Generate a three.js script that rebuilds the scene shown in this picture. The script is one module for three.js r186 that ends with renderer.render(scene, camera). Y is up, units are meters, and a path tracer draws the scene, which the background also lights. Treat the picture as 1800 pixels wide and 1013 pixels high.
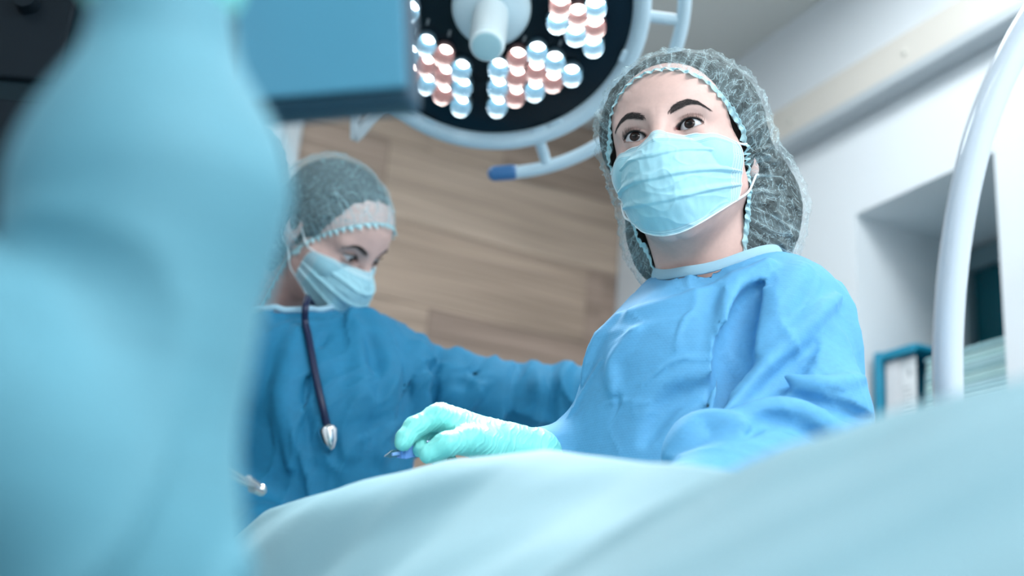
import * as THREE from 'three';
import { RoundedBoxGeometry } from 'three/addons/geometries/RoundedBoxGeometry.js';
import { ImprovedNoise } from 'three/addons/math/ImprovedNoise.js';
import { mergeGeometries, mergeVertices } from 'three/addons/utils/BufferGeometryUtils.js';
import { RectAreaLightUniformsLib } from 'three/addons/lights/RectAreaLightUniformsLib.js';

// ---------------------------------------------------------------- camera, exposure, light
const scene = new THREE.Scene();
const camera = new THREE.PerspectiveCamera(27.13, 1800 / 1013, 0.02, 30);
const TURN = -25 * Math.PI / 180;            // the lens looks 25 degrees off the room's long axis
camera.position.set(0, 0.92, 0);
camera.rotation.order = 'YXZ';
camera.rotation.set(19.5 * Math.PI / 180, TURN, 5 * Math.PI / 180);
camera.focus = 1.29;
camera.userData.fStop = 2.55;
scene.add(camera);
const renderer = new THREE.WebGLRenderer({ antialias: true });
renderer.toneMapping = THREE.LinearToneMapping;
renderer.toneMappingExposure = 1.56;
renderer.shadowMap.enabled = true;
RectAreaLightUniformsLib.init();
scene.background = new THREE.Color(0x000000);

// ---------------------------------------------------------------- helpers
const perlin = new ImprovedNoise();
let seed = 7;
const rnd = () => { seed = (seed * 1664525 + 1013904223) >>> 0; return seed / 4294967296; };
const range = (a, b) => a + (b - a) * rnd();
const clamp = (x, a, b) => Math.min(b, Math.max(a, x));
const lerp = (a, b, t) => a + (b - a) * t;
const sstep = (a, b, x) => { const t = clamp((x - a) / (b - a), 0, 1); return t * t * (3 - 2 * t); };
const noise = (x, y, z) => perlin.noise(x + 91.3, y + 47.7, z + 13.1);
const ridged = (x, y, z) => 1 - Math.abs(noise(x, y, z)) * 2;
const smin = (a, b, k) => { const h = Math.max(k - Math.abs(a - b), 0) / k; return Math.min(a, b) - h * h * k * 0.25; };
const smax = (a, b, k) => -smin(-a, -b, k);
const sub3 = (a, b) => [a[0] - b[0], a[1] - b[1], a[2] - b[2]];
const add3 = (a, b, s = 1) => [a[0] + b[0] * s, a[1] + b[1] * s, a[2] + b[2] * s];
const mix3 = (a, b, t) => [lerp(a[0], b[0], t), lerp(a[1], b[1], t), lerp(a[2], b[2], t)];
const len3 = (a) => Math.hypot(a[0], a[1], a[2]);
const nrm3 = (a) => { const l = len3(a) || 1; return [a[0] / l, a[1] / l, a[2] / l]; };
const dot3 = (a, b) => a[0] * b[0] + a[1] * b[1] + a[2] * b[2];
const cross3 = (a, b) => [a[1] * b[2] - a[2] * b[1], a[2] * b[0] - a[0] * b[2], a[0] * b[1] - a[1] * b[0]];

// distance to a tapered capsule
function cap(x, y, z, a, b, r1, r2) {
  const bx = b[0] - a[0], by = b[1] - a[1], bz = b[2] - a[2], px = x - a[0], py = y - a[1], pz = z - a[2];
  const h = clamp((px * bx + py * by + pz * bz) / (bx * bx + by * by + bz * bz + 1e-12), 0, 1);
  const dx = px - bx * h, dy = py - by * h, dz = pz - bz * h;
  return Math.sqrt(dx * dx + dy * dy + dz * dz) - (r1 + (r2 - r1) * h);
}
function ell(x, y, z, c, r) {
  const px = (x - c[0]) / r[0], py = (y - c[1]) / r[1], pz = (z - c[2]) / r[2];
  const k0 = Math.sqrt(px * px + py * py + pz * pz), k1 = Math.sqrt((px / r[0]) ** 2 + (py / r[1]) ** 2 + (pz / r[2]) ** 2);
  return k1 < 1e-9 ? -Math.min(...r) : k0 * (k0 - 1) / k1;
}
// a list of bones [a, b, ra, rb, k] joined smoothly
function bones(list) {
  return (x, y, z) => {
    let d = 1e3;
    for (const [a, b, r1, r2, k = 0.05] of list) { const e = cap(x, y, z, a, b, r1, r2); d = d > 900 ? e : smin(d, e, k); }
    return d;
  };
}
function gradient(f, x, y, z, e) {
  return nrm3([f(x + e, y, z) - f(x - e, y, z), f(x, y + e, z) - f(x, y - e, z), f(x, y, z + e) - f(x, y, z - e)]);
}
function snap(f, p, lift = 0) {               // nearest point of a surface
  let q = p;
  for (let i = 0; i < 6; i++) { const d = f(...q) - lift, g = gradient(f, ...q, 0.002); q = add3(q, g, -d * 0.9); }
  return q;
}
// surface nets on a sparse grid
function meshField(f, lo, hi, h, { uv, color, keep, slack = 1.4 } = {}) {
  const B = 8, n = [0, 1, 2].map((i) => Math.ceil((hi[i] - lo[i]) / h / B) * B + 1), [nx, ny, nz] = n;
  const val = new Float32Array(nx * ny * nz).fill(NaN), at = (i, j, k) => {
    const q = i + nx * (j + ny * k);
    let v = val[q];
    if (v !== v) { v = f(lo[0] + i * h, lo[1] + j * h, lo[2] + k * h); val[q] = v; }
    return v;
  };
  const cell = new Map(), pos = [], active = [];
  const rad = Math.sqrt(3) * B * h / 2 * slack;
  for (let k = 0; k < nz - 1; k += B) for (let j = 0; j < ny - 1; j += B) for (let i = 0; i < nx - 1; i += B) {
    if (Math.abs(f(lo[0] + (i + B / 2) * h, lo[1] + (j + B / 2) * h, lo[2] + (k + B / 2) * h)) < rad) active.push([i, j, k]);
  }
  const off = [[0, 0, 0], [1, 0, 0], [0, 1, 0], [1, 1, 0], [0, 0, 1], [1, 0, 1], [0, 1, 1], [1, 1, 1]];
  const edges = [[0, 1], [2, 3], [4, 5], [6, 7], [0, 2], [1, 3], [4, 6], [5, 7], [0, 4], [1, 5], [2, 6], [3, 7]];
  const v8 = new Float32Array(8);
  for (const [bi, bj, bk] of active) for (let k = bk; k < bk + B; k++) for (let j = bj; j < bj + B; j++) for (let i = bi; i < bi + B; i++) {
    let inside = 0;
    for (let c = 0; c < 8; c++) { v8[c] = at(i + off[c][0], j + off[c][1], k + off[c][2]); if (v8[c] < 0) inside++; }
    if (!inside || inside === 8) continue;
    let sx = 0, sy = 0, sz = 0, m = 0;
    for (const [a, b] of edges) {
      if ((v8[a] < 0) === (v8[b] < 0)) continue;
      const t = v8[a] / (v8[a] - v8[b]);
      sx += lerp(off[a][0], off[b][0], t); sy += lerp(off[a][1], off[b][1], t); sz += lerp(off[a][2], off[b][2], t); m++;
    }
    cell.set(i + nx * (j + ny * k), pos.length / 3);
    pos.push(lo[0] + (i + sx / m) * h, lo[1] + (j + sy / m) * h, lo[2] + (k + sz / m) * h);
  }
  const idx = [], id = (i, j, k) => cell.get(i + nx * (j + ny * k));
  const quad = (a, b, c, d, flip) => {
    if (a === undefined || b === undefined || c === undefined || d === undefined) return;
    if (flip) idx.push(a, c, b, a, d, c); else idx.push(a, b, c, a, c, d);
  };
  for (const [bi, bj, bk] of active) for (let k = bk; k < bk + B; k++) for (let j = bj; j < bj + B; j++) for (let i = bi; i < bi + B; i++) {
    const a = at(i, j, k) < 0;
    if (j > 0 && k > 0) { const b = at(i + 1, j, k) < 0; if (a !== b) quad(id(i, j - 1, k - 1), id(i, j, k - 1), id(i, j, k), id(i, j - 1, k), !a); }
    if (i > 0 && k > 0) { const b = at(i, j + 1, k) < 0; if (a !== b) quad(id(i - 1, j, k - 1), id(i, j, k - 1), id(i, j, k), id(i - 1, j, k), a); }
    if (i > 0 && j > 0) { const b = at(i, j, k + 1) < 0; if (a !== b) quad(id(i - 1, j - 1, k), id(i, j - 1, k), id(i, j, k), id(i - 1, j, k), !a); }
  }
  let P = pos, I = idx;
  if (keep) {
    I = [];
    for (let t = 0; t < idx.length; t += 3) {
      let ok = true;
      for (let c = 0; c < 3; c++) { const q = idx[t + c] * 3; if (!keep(P[q], P[q + 1], P[q + 2])) ok = false; }
      if (ok) I.push(idx[t], idx[t + 1], idx[t + 2]);
    }
  }
  const N = [], UV = [], C = [];
  for (let q = 0; q < P.length; q += 3) {
    let x = P[q], y = P[q + 1], z = P[q + 2];
    const g = gradient(f, x, y, z, h * 0.6), d = clamp(f(x, y, z), -h, h) * 0.8;
    P[q] = x -= g[0] * d; P[q + 1] = y -= g[1] * d; P[q + 2] = z -= g[2] * d;
    N.push(...g);
    const w = uv ? uv(x, y, z, g) : [x, y]; UV.push(w[0], w[1]);
    if (color) C.push(...color(x, y, z, g));
  }
  const geo = new THREE.BufferGeometry();
  geo.setAttribute('position', new THREE.Float32BufferAttribute(P, 3));
  geo.setAttribute('normal', new THREE.Float32BufferAttribute(N, 3));
  geo.setAttribute('uv', new THREE.Float32BufferAttribute(UV, 2));
  if (color) geo.setAttribute('color', new THREE.Float32BufferAttribute(C, 3));
  geo.setIndex(I);
  return geo;
}
// a sheet over (u, v) in 0..1
function sheet(nu, nv, fn, { closed = false, uvScale = [1, 1] } = {}) {
  const P = [], UV = [], I = [];
  for (let j = 0; j <= nv; j++) for (let i = 0; i <= nu; i++) {
    P.push(...fn(i / nu, j / nv)); UV.push(i / nu * uvScale[0], j / nv * uvScale[1]);
  }
  for (let j = 0; j < nv; j++) for (let i = 0; i < nu; i++) {
    const a = j * (nu + 1) + i, b = a + 1, c = a + nu + 1, d = c + 1;
    I.push(a, b, d, a, d, c);
  }
  const g = new THREE.BufferGeometry();
  g.setAttribute('position', new THREE.Float32BufferAttribute(P, 3));
  g.setAttribute('uv', new THREE.Float32BufferAttribute(UV, 2));
  g.setIndex(I);
  g.computeVertexNormals();
  if (closed) {                               // join the normals of the seam
    const n = g.attributes.normal;
    for (let j = 0; j <= nv; j++) {
      const a = j * (nu + 1), b = a + nu, v = nrm3([n.getX(a) + n.getX(b), n.getY(a) + n.getY(b), n.getZ(a) + n.getZ(b)]);
      n.setXYZ(a, ...v); n.setXYZ(b, ...v);
    }
  }
  return g;
}
const V = (a) => new THREE.Vector3(...a);
const curve = (pts) => new THREE.CatmullRomCurve3(pts.map(V), false, 'centripetal');
function tube(pts, r, seg = 48, rad = 16) {   // with rounded ends
  const c = curve(pts), g = new THREE.TubeGeometry(c, seg, r, rad), parts = [g];
  for (const t of [0, 1]) { const s = new THREE.SphereGeometry(r, rad, 10); s.translate(...c.getPoint(t).toArray()); parts.push(s); }
  return mergeGeometries(parts.map((p) => p.toNonIndexed()));
}
function rod(a, b, r1, r2 = r1, seg = 20) {
  const d = V(b).sub(V(a)), g = new THREE.CylinderGeometry(r2, r1, d.length(), seg);
  g.applyQuaternion(new THREE.Quaternion().setFromUnitVectors(new THREE.Vector3(0, 1, 0), d.clone().normalize()));
  g.translate(...V(a).add(V(b)).multiplyScalar(0.5).toArray());
  return g;
}
function rbox(w, h, d, r, x = 0, y = 0, z = 0) { const g = new RoundedBoxGeometry(w, h, d, 3, Math.min(r, w / 2, h / 2, d / 2)); g.translate(x, y, z); return g; }
const box = (w, h, d, x, y, z) => { const g = new THREE.BoxGeometry(w, h, d); g.translate(x, y, z); return g; };
function join(list) {
  return mergeGeometries(list.map((g) => {
    const n = g.index ? g.toNonIndexed() : g;
    for (const k of Object.keys(n.attributes)) if (!['position', 'normal', 'uv'].includes(k)) n.deleteAttribute(k);
    return n;
  }));
}
const taken = {};
function numbered(name) { const n = taken[name] = (taken[name] ?? -1) + 1; return n ? name + '_' + String(n).padStart(3, '0') : name; }
function add(name, geo, mat, parent = scene) {
  const m = new THREE.Mesh(geo, mat);
  m.name = parent === scene ? numbered(name) : name;
  m.castShadow = m.receiveShadow = true;
  parent.add(m);
  return m;
}
function group(name, pos = [0, 0, 0], turn = 0) {
  const o = new THREE.Group(); o.name = numbered(name); o.position.set(...pos); o.rotation.y = turn; scene.add(o); return o;
}
function tag(o, label, category, group_) { o.userData.label = label; o.userData.category = category; if (group_) o.userData.group = group_; return o; }
function struct(name, geo, mat, label, category) { const m = add(name, geo, mat); m.userData.kind = 'structure'; tag(m, label, category); return m; }

// ---------------------------------------------------------------- textures
function dataTex(w, h, fn, { srgb = false, repeat } = {}) {
  const a = new Uint8Array(w * h * 4);
  for (let j = 0; j < h; j++) for (let i = 0; i < w; i++) {
    const c = fn(i / w, j / h), q = (j * w + i) * 4;
    for (let k = 0; k < 3; k++) a[q + k] = clamp(Math.round((Array.isArray(c) ? c[k] : c) * 255), 0, 255);
    a[q + 3] = 255;
  }
  const t = new THREE.DataTexture(a, w, h);
  t.magFilter = THREE.LinearFilter; t.minFilter = THREE.LinearFilter;
  t.wrapS = t.wrapT = THREE.RepeatWrapping;
  if (srgb) t.colorSpace = THREE.SRGBColorSpace;
  if (repeat) t.repeat.set(...repeat);
  t.needsUpdate = true;
  return t;
}
function canvasTex(w, h, draw, srgb = true) {
  const c = document.createElement('canvas'); c.width = w; c.height = h;
  draw(c.getContext('2d'), w, h);
  const t = new THREE.CanvasTexture(c);
  if (srgb) t.colorSpace = THREE.SRGBColorSpace;
  t.wrapS = t.wrapT = THREE.RepeatWrapping;
  return t;
}
// noise that repeats over the unit square
function tileNoise(u, v, n, z) {
  const a = noise(u * n, v * n, z), b = noise((u - 1) * n, v * n, z), c = noise(u * n, (v - 1) * n, z), d = noise((u - 1) * n, (v - 1) * n, z);
  return lerp(lerp(a, b, u), lerp(c, d, u), v);
}
const std = (color, roughness = 0.6, more = {}) => new THREE.MeshPhysicalMaterial({ color: new THREE.Color(color), roughness, ...more });
const lin = (r, g, b) => new THREE.Color().setRGB(r, g, b);
const FINE = dataTex(256, 256, (u, v) => 0.5 + 0.35 * tileNoise(u, v, 24, 3) + 0.3 * tileNoise(u, v, 60, 9));
const PLASTER = dataTex(512, 512, (u, v) => 0.5 + 0.5 * tileNoise(u, v, 30, 1) + 0.4 * tileNoise(u, v, 90, 2));
// pressed dots of non-woven cloth, one tile is 24 mm
const CLOTH = dataTex(256, 256, (u, v) => {
  const x = u * 12, y = v * 12, row = Math.floor(y), fx = ((x + (row % 2) * 0.5) % 1) - 0.5, fy = (y % 1) - 0.5;
  const dot = Math.exp(-(fx * fx * 14 + fy * fy * 26));
  return 0.62 - 0.45 * dot + 0.22 * tileNoise(u, v, 20, 5);
}, { repeat: [1 / 0.034, 1 / 0.034] });
// faint cloudy print of the fibre web
const WEB = dataTex(512, 512, (u, v) => {
  const n = 0.93 + 0.08 * tileNoise(u, v, 9, 1) + 0.07 * tileNoise(u, v, 34, 4) + 0.05 * tileNoise(u, v, 90, 8);
  return [n, n, n];
}, { repeat: [4, 4] });

// ---------------------------------------------------------------- the room
const H = 2.82, XR = 1.884, XL = -2.3, ZB = -3.22, ZF = 2.2;
const plaster = std(lin(0.74, 0.77, 0.80), 0.85, { bumpMap: PLASTER.clone(), bumpScale: 0.0004 });
plaster.bumpMap.repeat.set(2, 2);
const ceilingMat = std(lin(0.62, 0.63, 0.61), 0.9, { bumpMap: PLASTER, bumpScale: 0.0004 });
struct('floor', box(XR - XL + 0.8, 0.1, ZF - ZB + 0.4, (XR + XL) / 2 + 0.2, -0.05, (ZF + ZB) / 2), std(lin(0.46, 0.52, 0.54), 0.4), 'smooth grey-green vinyl floor of the operating room', 'floor');
struct('ceiling', box(XR - XL + 0.8, 0.1, ZF - ZB + 0.4, (XR + XL) / 2 + 0.2, H + 0.05, (ZF + ZB) / 2), ceilingMat, 'plain grey-white ceiling above the surgical lamp', 'ceiling');
const RZ0 = -2.085, RZ1 = -1.655, RY0 = 1.52, RY1 = 2.14, RX = 2.25;
struct('wall_right', join([
  box(0.5, RY0, ZF - ZB, XR + 0.25, RY0 / 2, (ZF + ZB) / 2), box(0.5, H - RY1, ZF - ZB, XR + 0.25, (H + RY1) / 2, (ZF + ZB) / 2),
  box(0.5, RY1 - RY0, RZ0 - ZB, XR + 0.25, (RY0 + RY1) / 2, (RZ0 + ZB) / 2), box(0.5, RY1 - RY0, ZF - RZ1, XR + 0.25, (RY0 + RY1) / 2, (ZF + RZ1) / 2),
]), plaster, 'white plastered wall with a deep window recess', 'wall');
struct('wall_left', box(0.12, H, ZF - ZB, XL - 0.06, H / 2, (ZF + ZB) / 2), plaster, 'white plastered wall outside the picture on the camera side', 'wall');
struct('wall_front', box(XR - XL, H, 0.12, (XR + XL) / 2, H / 2, ZF + 0.06), plaster, 'white plastered wall behind the camera', 'wall');
const wallBack = struct('wall_back', box(XR - XL, H, 0.12, (XR + XL) / 2, H / 2, ZB - 0.075), plaster, 'far wall clad in wide horizontal brown wood planks', 'wall');
// wood planks, each its own board
{
  const woods = [];
  for (let k = 0; k < 6; k++) {
    const tone = [[0.50, 0.36, 0.27], [0.42, 0.30, 0.23], [0.54, 0.40, 0.305], [0.38, 0.265, 0.205], [0.51, 0.375, 0.285], [0.46, 0.33, 0.255]][k];
    const map = dataTex(512, 128, (u, v) => {
      const bend = 0.5 * tileNoise(u, v, 3, 20 + k), y = v * 7 + bend * 1.6;
      const streak = 0.5 + 0.5 * noise(u * 2.2 + k * 9, y * 1.4, k) + 0.45 * noise(u * 3 + k * 3, y * 4.6, k + 3), fine = noise(u * 9, v * 90, k + 5);
      const knot = sstep(0.25, 0.6, noise(u * 3.1 + k * 5, v * 1.6, k + 40));
      const n = 0.62 + 0.55 * streak + 0.12 * fine - 0.30 * knot;
      return tone.map((c, i) => Math.pow(clamp(c * n * (1 + 0.03 * i * streak), 0, 1), 1 / 2.2));
    }, { srgb: true });
    woods.push(std(0xffffff, 0.55, { map }));
  }
  const W0 = 0.76, rows = 11, ph = H / rows, cuts = [0.42, 0.9, 0.25, 0.6, 0.12, 0.35, 0.73];
  for (let r = 0; r < rows; r++) {
    const c = W0 + (XR - W0) * cuts[r % 7];
    for (const [a, b] of [[W0, c], [c, XR]]) {
      const g = rbox(b - a - 0.0016, ph - 0.002, 0.014, 0.0012, (a + b) / 2, (r + 0.5) * ph, ZB - 0.008 + 0.0006 * ((r * 7) % 3));
      const p = g.attributes.position, uv = g.attributes.uv;
      for (let i = 0; i < p.count; i++) uv.setXY(i, (p.getX(i) - a) / 1.4 + 0.37 * r, (p.getY(i) - r * ph) / ph);
      add('plank', g, woods[(r * 5 + (a > W0 ? 3 : 0) + (r >> 2)) % 6], wallBack);
    }
  }
}
struct('trim_1', rbox(0.05, H, 0.03, 0.004, 0.735, H / 2, ZB + 0.0), std(lin(0.62, 0.66, 0.68), 0.5), 'pale vertical edge strip where the wood cladding ends', 'trim');
// protective rail on the right wall
{
  const rail = struct('trim_2', rbox(0.045, 0.125, ZF + 2.42, 0.008, XR - 0.0225, 2.465, (ZF - 2.42) / 2), std(lin(0.62, 0.58, 0.53), 0.4), 'beige equipment rail with grey lower lip high on the white wall', 'rail');
  rail.geometry.translate(0, 0, 0);
  add('lower_lip', rbox(0.055, 0.035, ZF + 2.42, 0.01, XR - 0.0275, 2.41, (ZF - 2.42) / 2), std(lin(0.42, 0.46, 0.49), 0.35), rail);
  add('end_cap', rbox(0.056, 0.13, 0.02, 0.006, XR - 0.028, 2.46, -2.425), std(lin(0.35, 0.36, 0.37), 0.5), rail);
  const screw = new THREE.SphereGeometry(0.009, 12, 8); screw.scale(0.5, 1, 1);
  for (const z of [-2.28, -1.86, -1.44]) { const s = add('screw', screw, std(lin(0.6, 0.58, 0.53), 0.3, { metalness: 0.4 }), rail); s.position.set(XR - 0.046, 2.47, z); }
}
// window at the back of the recess
{
  const w = struct('window_1', join([
    box(0.03, RY1 - RY0, 0.01, RX + 0.01, (RY0 + RY1) / 2, RZ0 + 0.005), box(0.03, RY1 - RY0, 0.035, RX + 0.01, (RY0 + RY1) / 2, RZ1 - 0.0175),
    box(0.03, 0.055, RZ1 - RZ0, RX + 0.01, RY1 - 0.0375, (RZ0 + RZ1) / 2), box(0.03, 0.05, RZ1 - RZ0, RX + 0.01, RY0 + 0.025, (RZ0 + RZ1) / 2),
  ]), std(lin(0.16, 0.24, 0.27), 0.4), 'dark teal window set deep in the wall recess', 'window');
  add('pane', box(0.008, RY1 - RY0 - 0.1, RZ1 - RZ0 - 0.04, RX + 0.02, (RY0 + RY1) / 2, (RZ0 + RZ1) / 2 - 0.012), std(lin(0.002, 0.085, 0.11), 0.25), w);
  add('backing', box(0.01, RY1 - RY0, RZ1 - RZ0, RX + 0.06, (RY0 + RY1) / 2, (RZ0 + RZ1) / 2), std(lin(0.05, 0.08, 0.09), 0.8), w);
}
// ceiling lights, outside the picture
function ceilingLight(x, z, w, d, power, label) {
  const o = tag(group('ceiling_light', [x, H, z]), label, 'light');
  add('frame', join([box(w + 0.04, 0.03, 0.02, 0, -0.015, d / 2 + 0.01), box(w + 0.04, 0.03, 0.02, 0, -0.015, -d / 2 - 0.01), box(0.02, 0.03, d, w / 2 + 0.01, -0.015, 0), box(0.02, 0.03, d, -w / 2 - 0.01, -0.015, 0)]), std(0xeeeeee, 0.4), o);
  add('diffuser_panel_light', box(w, 0.012, d, 0, -0.008, 0), std(0xffffff, 0.5, { emissive: lin(0.9, 0.97, 1), emissiveIntensity: 2 }), o);
  const l = new THREE.RectAreaLight(lin(0.90, 0.97, 1.0), power, w, d);
  l.position.set(0, -0.018, 0); l.rotation.x = -Math.PI / 2; o.add(l);
}
ceilingLight(1.25, -1.45, 0.5, 1.0, 4.5, 'long ceiling light panel beside the rail wall, past the top edge');
ceilingLight(0.3, 1.3, 1.2, 0.6, 19, 'wide ceiling light panel behind the camera');
ceilingLight(-1.4, -0.5, 0.6, 1.2, 1.8, 'long ceiling light panel above the left side of the room');
ceilingLight(1.25, 0.6, 0.6, 1.2, 9, 'long ceiling light panel beside the right wall near the camera');
ceilingLight(-0.1, -2.3, 0.6, 0.6, 7, 'square ceiling light panel before the wood wall');

// ---------------------------------------------------------------- operating table and drape
const steel = std(lin(0.55, 0.57, 0.58), 0.25, { metalness: 1 });
const whitePaint = std(lin(0.72, 0.77, 0.80), 0.25, { clearcoat: 0.5, clearcoatRoughness: 0.1 });
{
  const t = tag(group('operating_table', [0.39, 0, -0.42]), 'operating table hidden under the pale teal drape', 'table');
  add('base', rbox(0.5, 0.10, 0.9, 0.03, 0, 0.05, 0), whitePaint, t);
  add('column', rbox(0.24, 0.50, 0.3, 0.03, 0, 0.34, 0), steel, t);
  add('table_top', rbox(0.5, 0.05, 1.8, 0.015, 0, 0.61, 0), std(0x30383c, 0.5), t);
  add('mattress', rbox(0.49, 0.06, 1.78, 0.03, 0, 0.665, 0), std(0x18242a, 0.6), t);
}
const DRAPE = std(lin(0.185, 0.335, 0.39), 0.75, { bumpMap: FINE.clone(), bumpScale: 0.0003, side: THREE.DoubleSide, sheen: 0.3, sheenColor: lin(0.6, 0.8, 0.85) });
DRAPE.bumpMap.repeat.set(30, 20);
{
  // crest of the draped body, [z, x, height]
  const crest = [[-1.42, 0.36, 0.93], [-1.28, 0.29, 1.04], [-1.10, 0.285, 1.078], [-0.99, 0.325, 1.094], [-0.89, 0.372, 1.108], [-0.81, 0.418, 1.113], [-0.69, 0.44, 1.090], [-0.60, 0.445, 1.072], [-0.485, 0.40, 1.065], [-0.38, 0.375, 1.060], [-0.30, 0.36, 1.055], [-0.1, 0.36, 1.06], [0.3, 0.37, 1.04], [0.56, 0.38, 0.93]];
  const row = (z) => { let i = 0; while (i < crest.length - 2 && crest[i + 1][0] < z) i++; const a = crest[i], b = crest[i + 1], t = sstep(0, 1, (z - a[0]) / (b[0] - a[0])) * 0.5 + 0.5 * clamp((z - a[0]) / (b[0] - a[0]), 0, 1); return [lerp(a[1], b[1], t), lerp(a[2], b[2], t)]; };
  const XN = 0.125, XF = 0.655, LOW = 0.50;
  const g = sheet(300, 220, (u, v) => {
    const z = lerp(0.56, -1.42, u), [xc, h] = row(z), near = sstep(-0.95, -0.5, z), EDGE = lerp(0.72, h - (xc - XN) * 0.66, near), EDGE_F = 0.72;
    const hangN = 0.008 * Math.sin(z * 26 + 2 * noise(z * 3, 1, 2)), hangF = 0.008 * Math.sin(z * 23 + 1);
    let x, y;
    if (v < 0.22) { const t = v / 0.22; x = XN - 0.012 * (1 - t) + hangN * (1 - t); y = lerp(LOW, EDGE, t); }
    else if (v < 0.62) { const t = (v - 0.22) / 0.4; x = lerp(XN, xc, t); y = EDGE + (h - EDGE) * lerp(1 - Math.pow(1 - t, 1.3), Math.pow(t, 1.05), near); }
    else if (v < 0.82) { const a = (v - 0.62) / 0.2 * Math.PI / 2; x = xc + (XF - xc) * Math.sin(a); y = EDGE_F + (h - EDGE_F) * Math.pow(Math.cos(a), 0.5); }
    else { const t = (v - 0.82) / 0.18; x = XF + 0.012 * t + hangF * t; y = lerp(EDGE_F, LOW, t); }
    // soft folds running from the crest down to the near side
    const side = sstep(0.2, 0.4, v) * sstep(0.63, 0.55, v), q = z + (v - 0.6) * -0.55;
    const f = 0.010 * Math.pow(clamp(ridged(q * 5.2 + 0.4, v * 1.6, 3), 0, 1), 2) + 0.006 * noise(q * 13, v * 5, 7);
    x -= f * side; y += f * side * 0.5 + 0.0025 * noise(z * 14, v * 12, 4) * sstep(0.22, 0.3, v);
    return [x, y, z];
  });
  tag(add('surgical_drape', g, DRAPE), 'pale teal surgical drape over the patient, blurred along the bottom foreground', 'drape');
}

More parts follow.
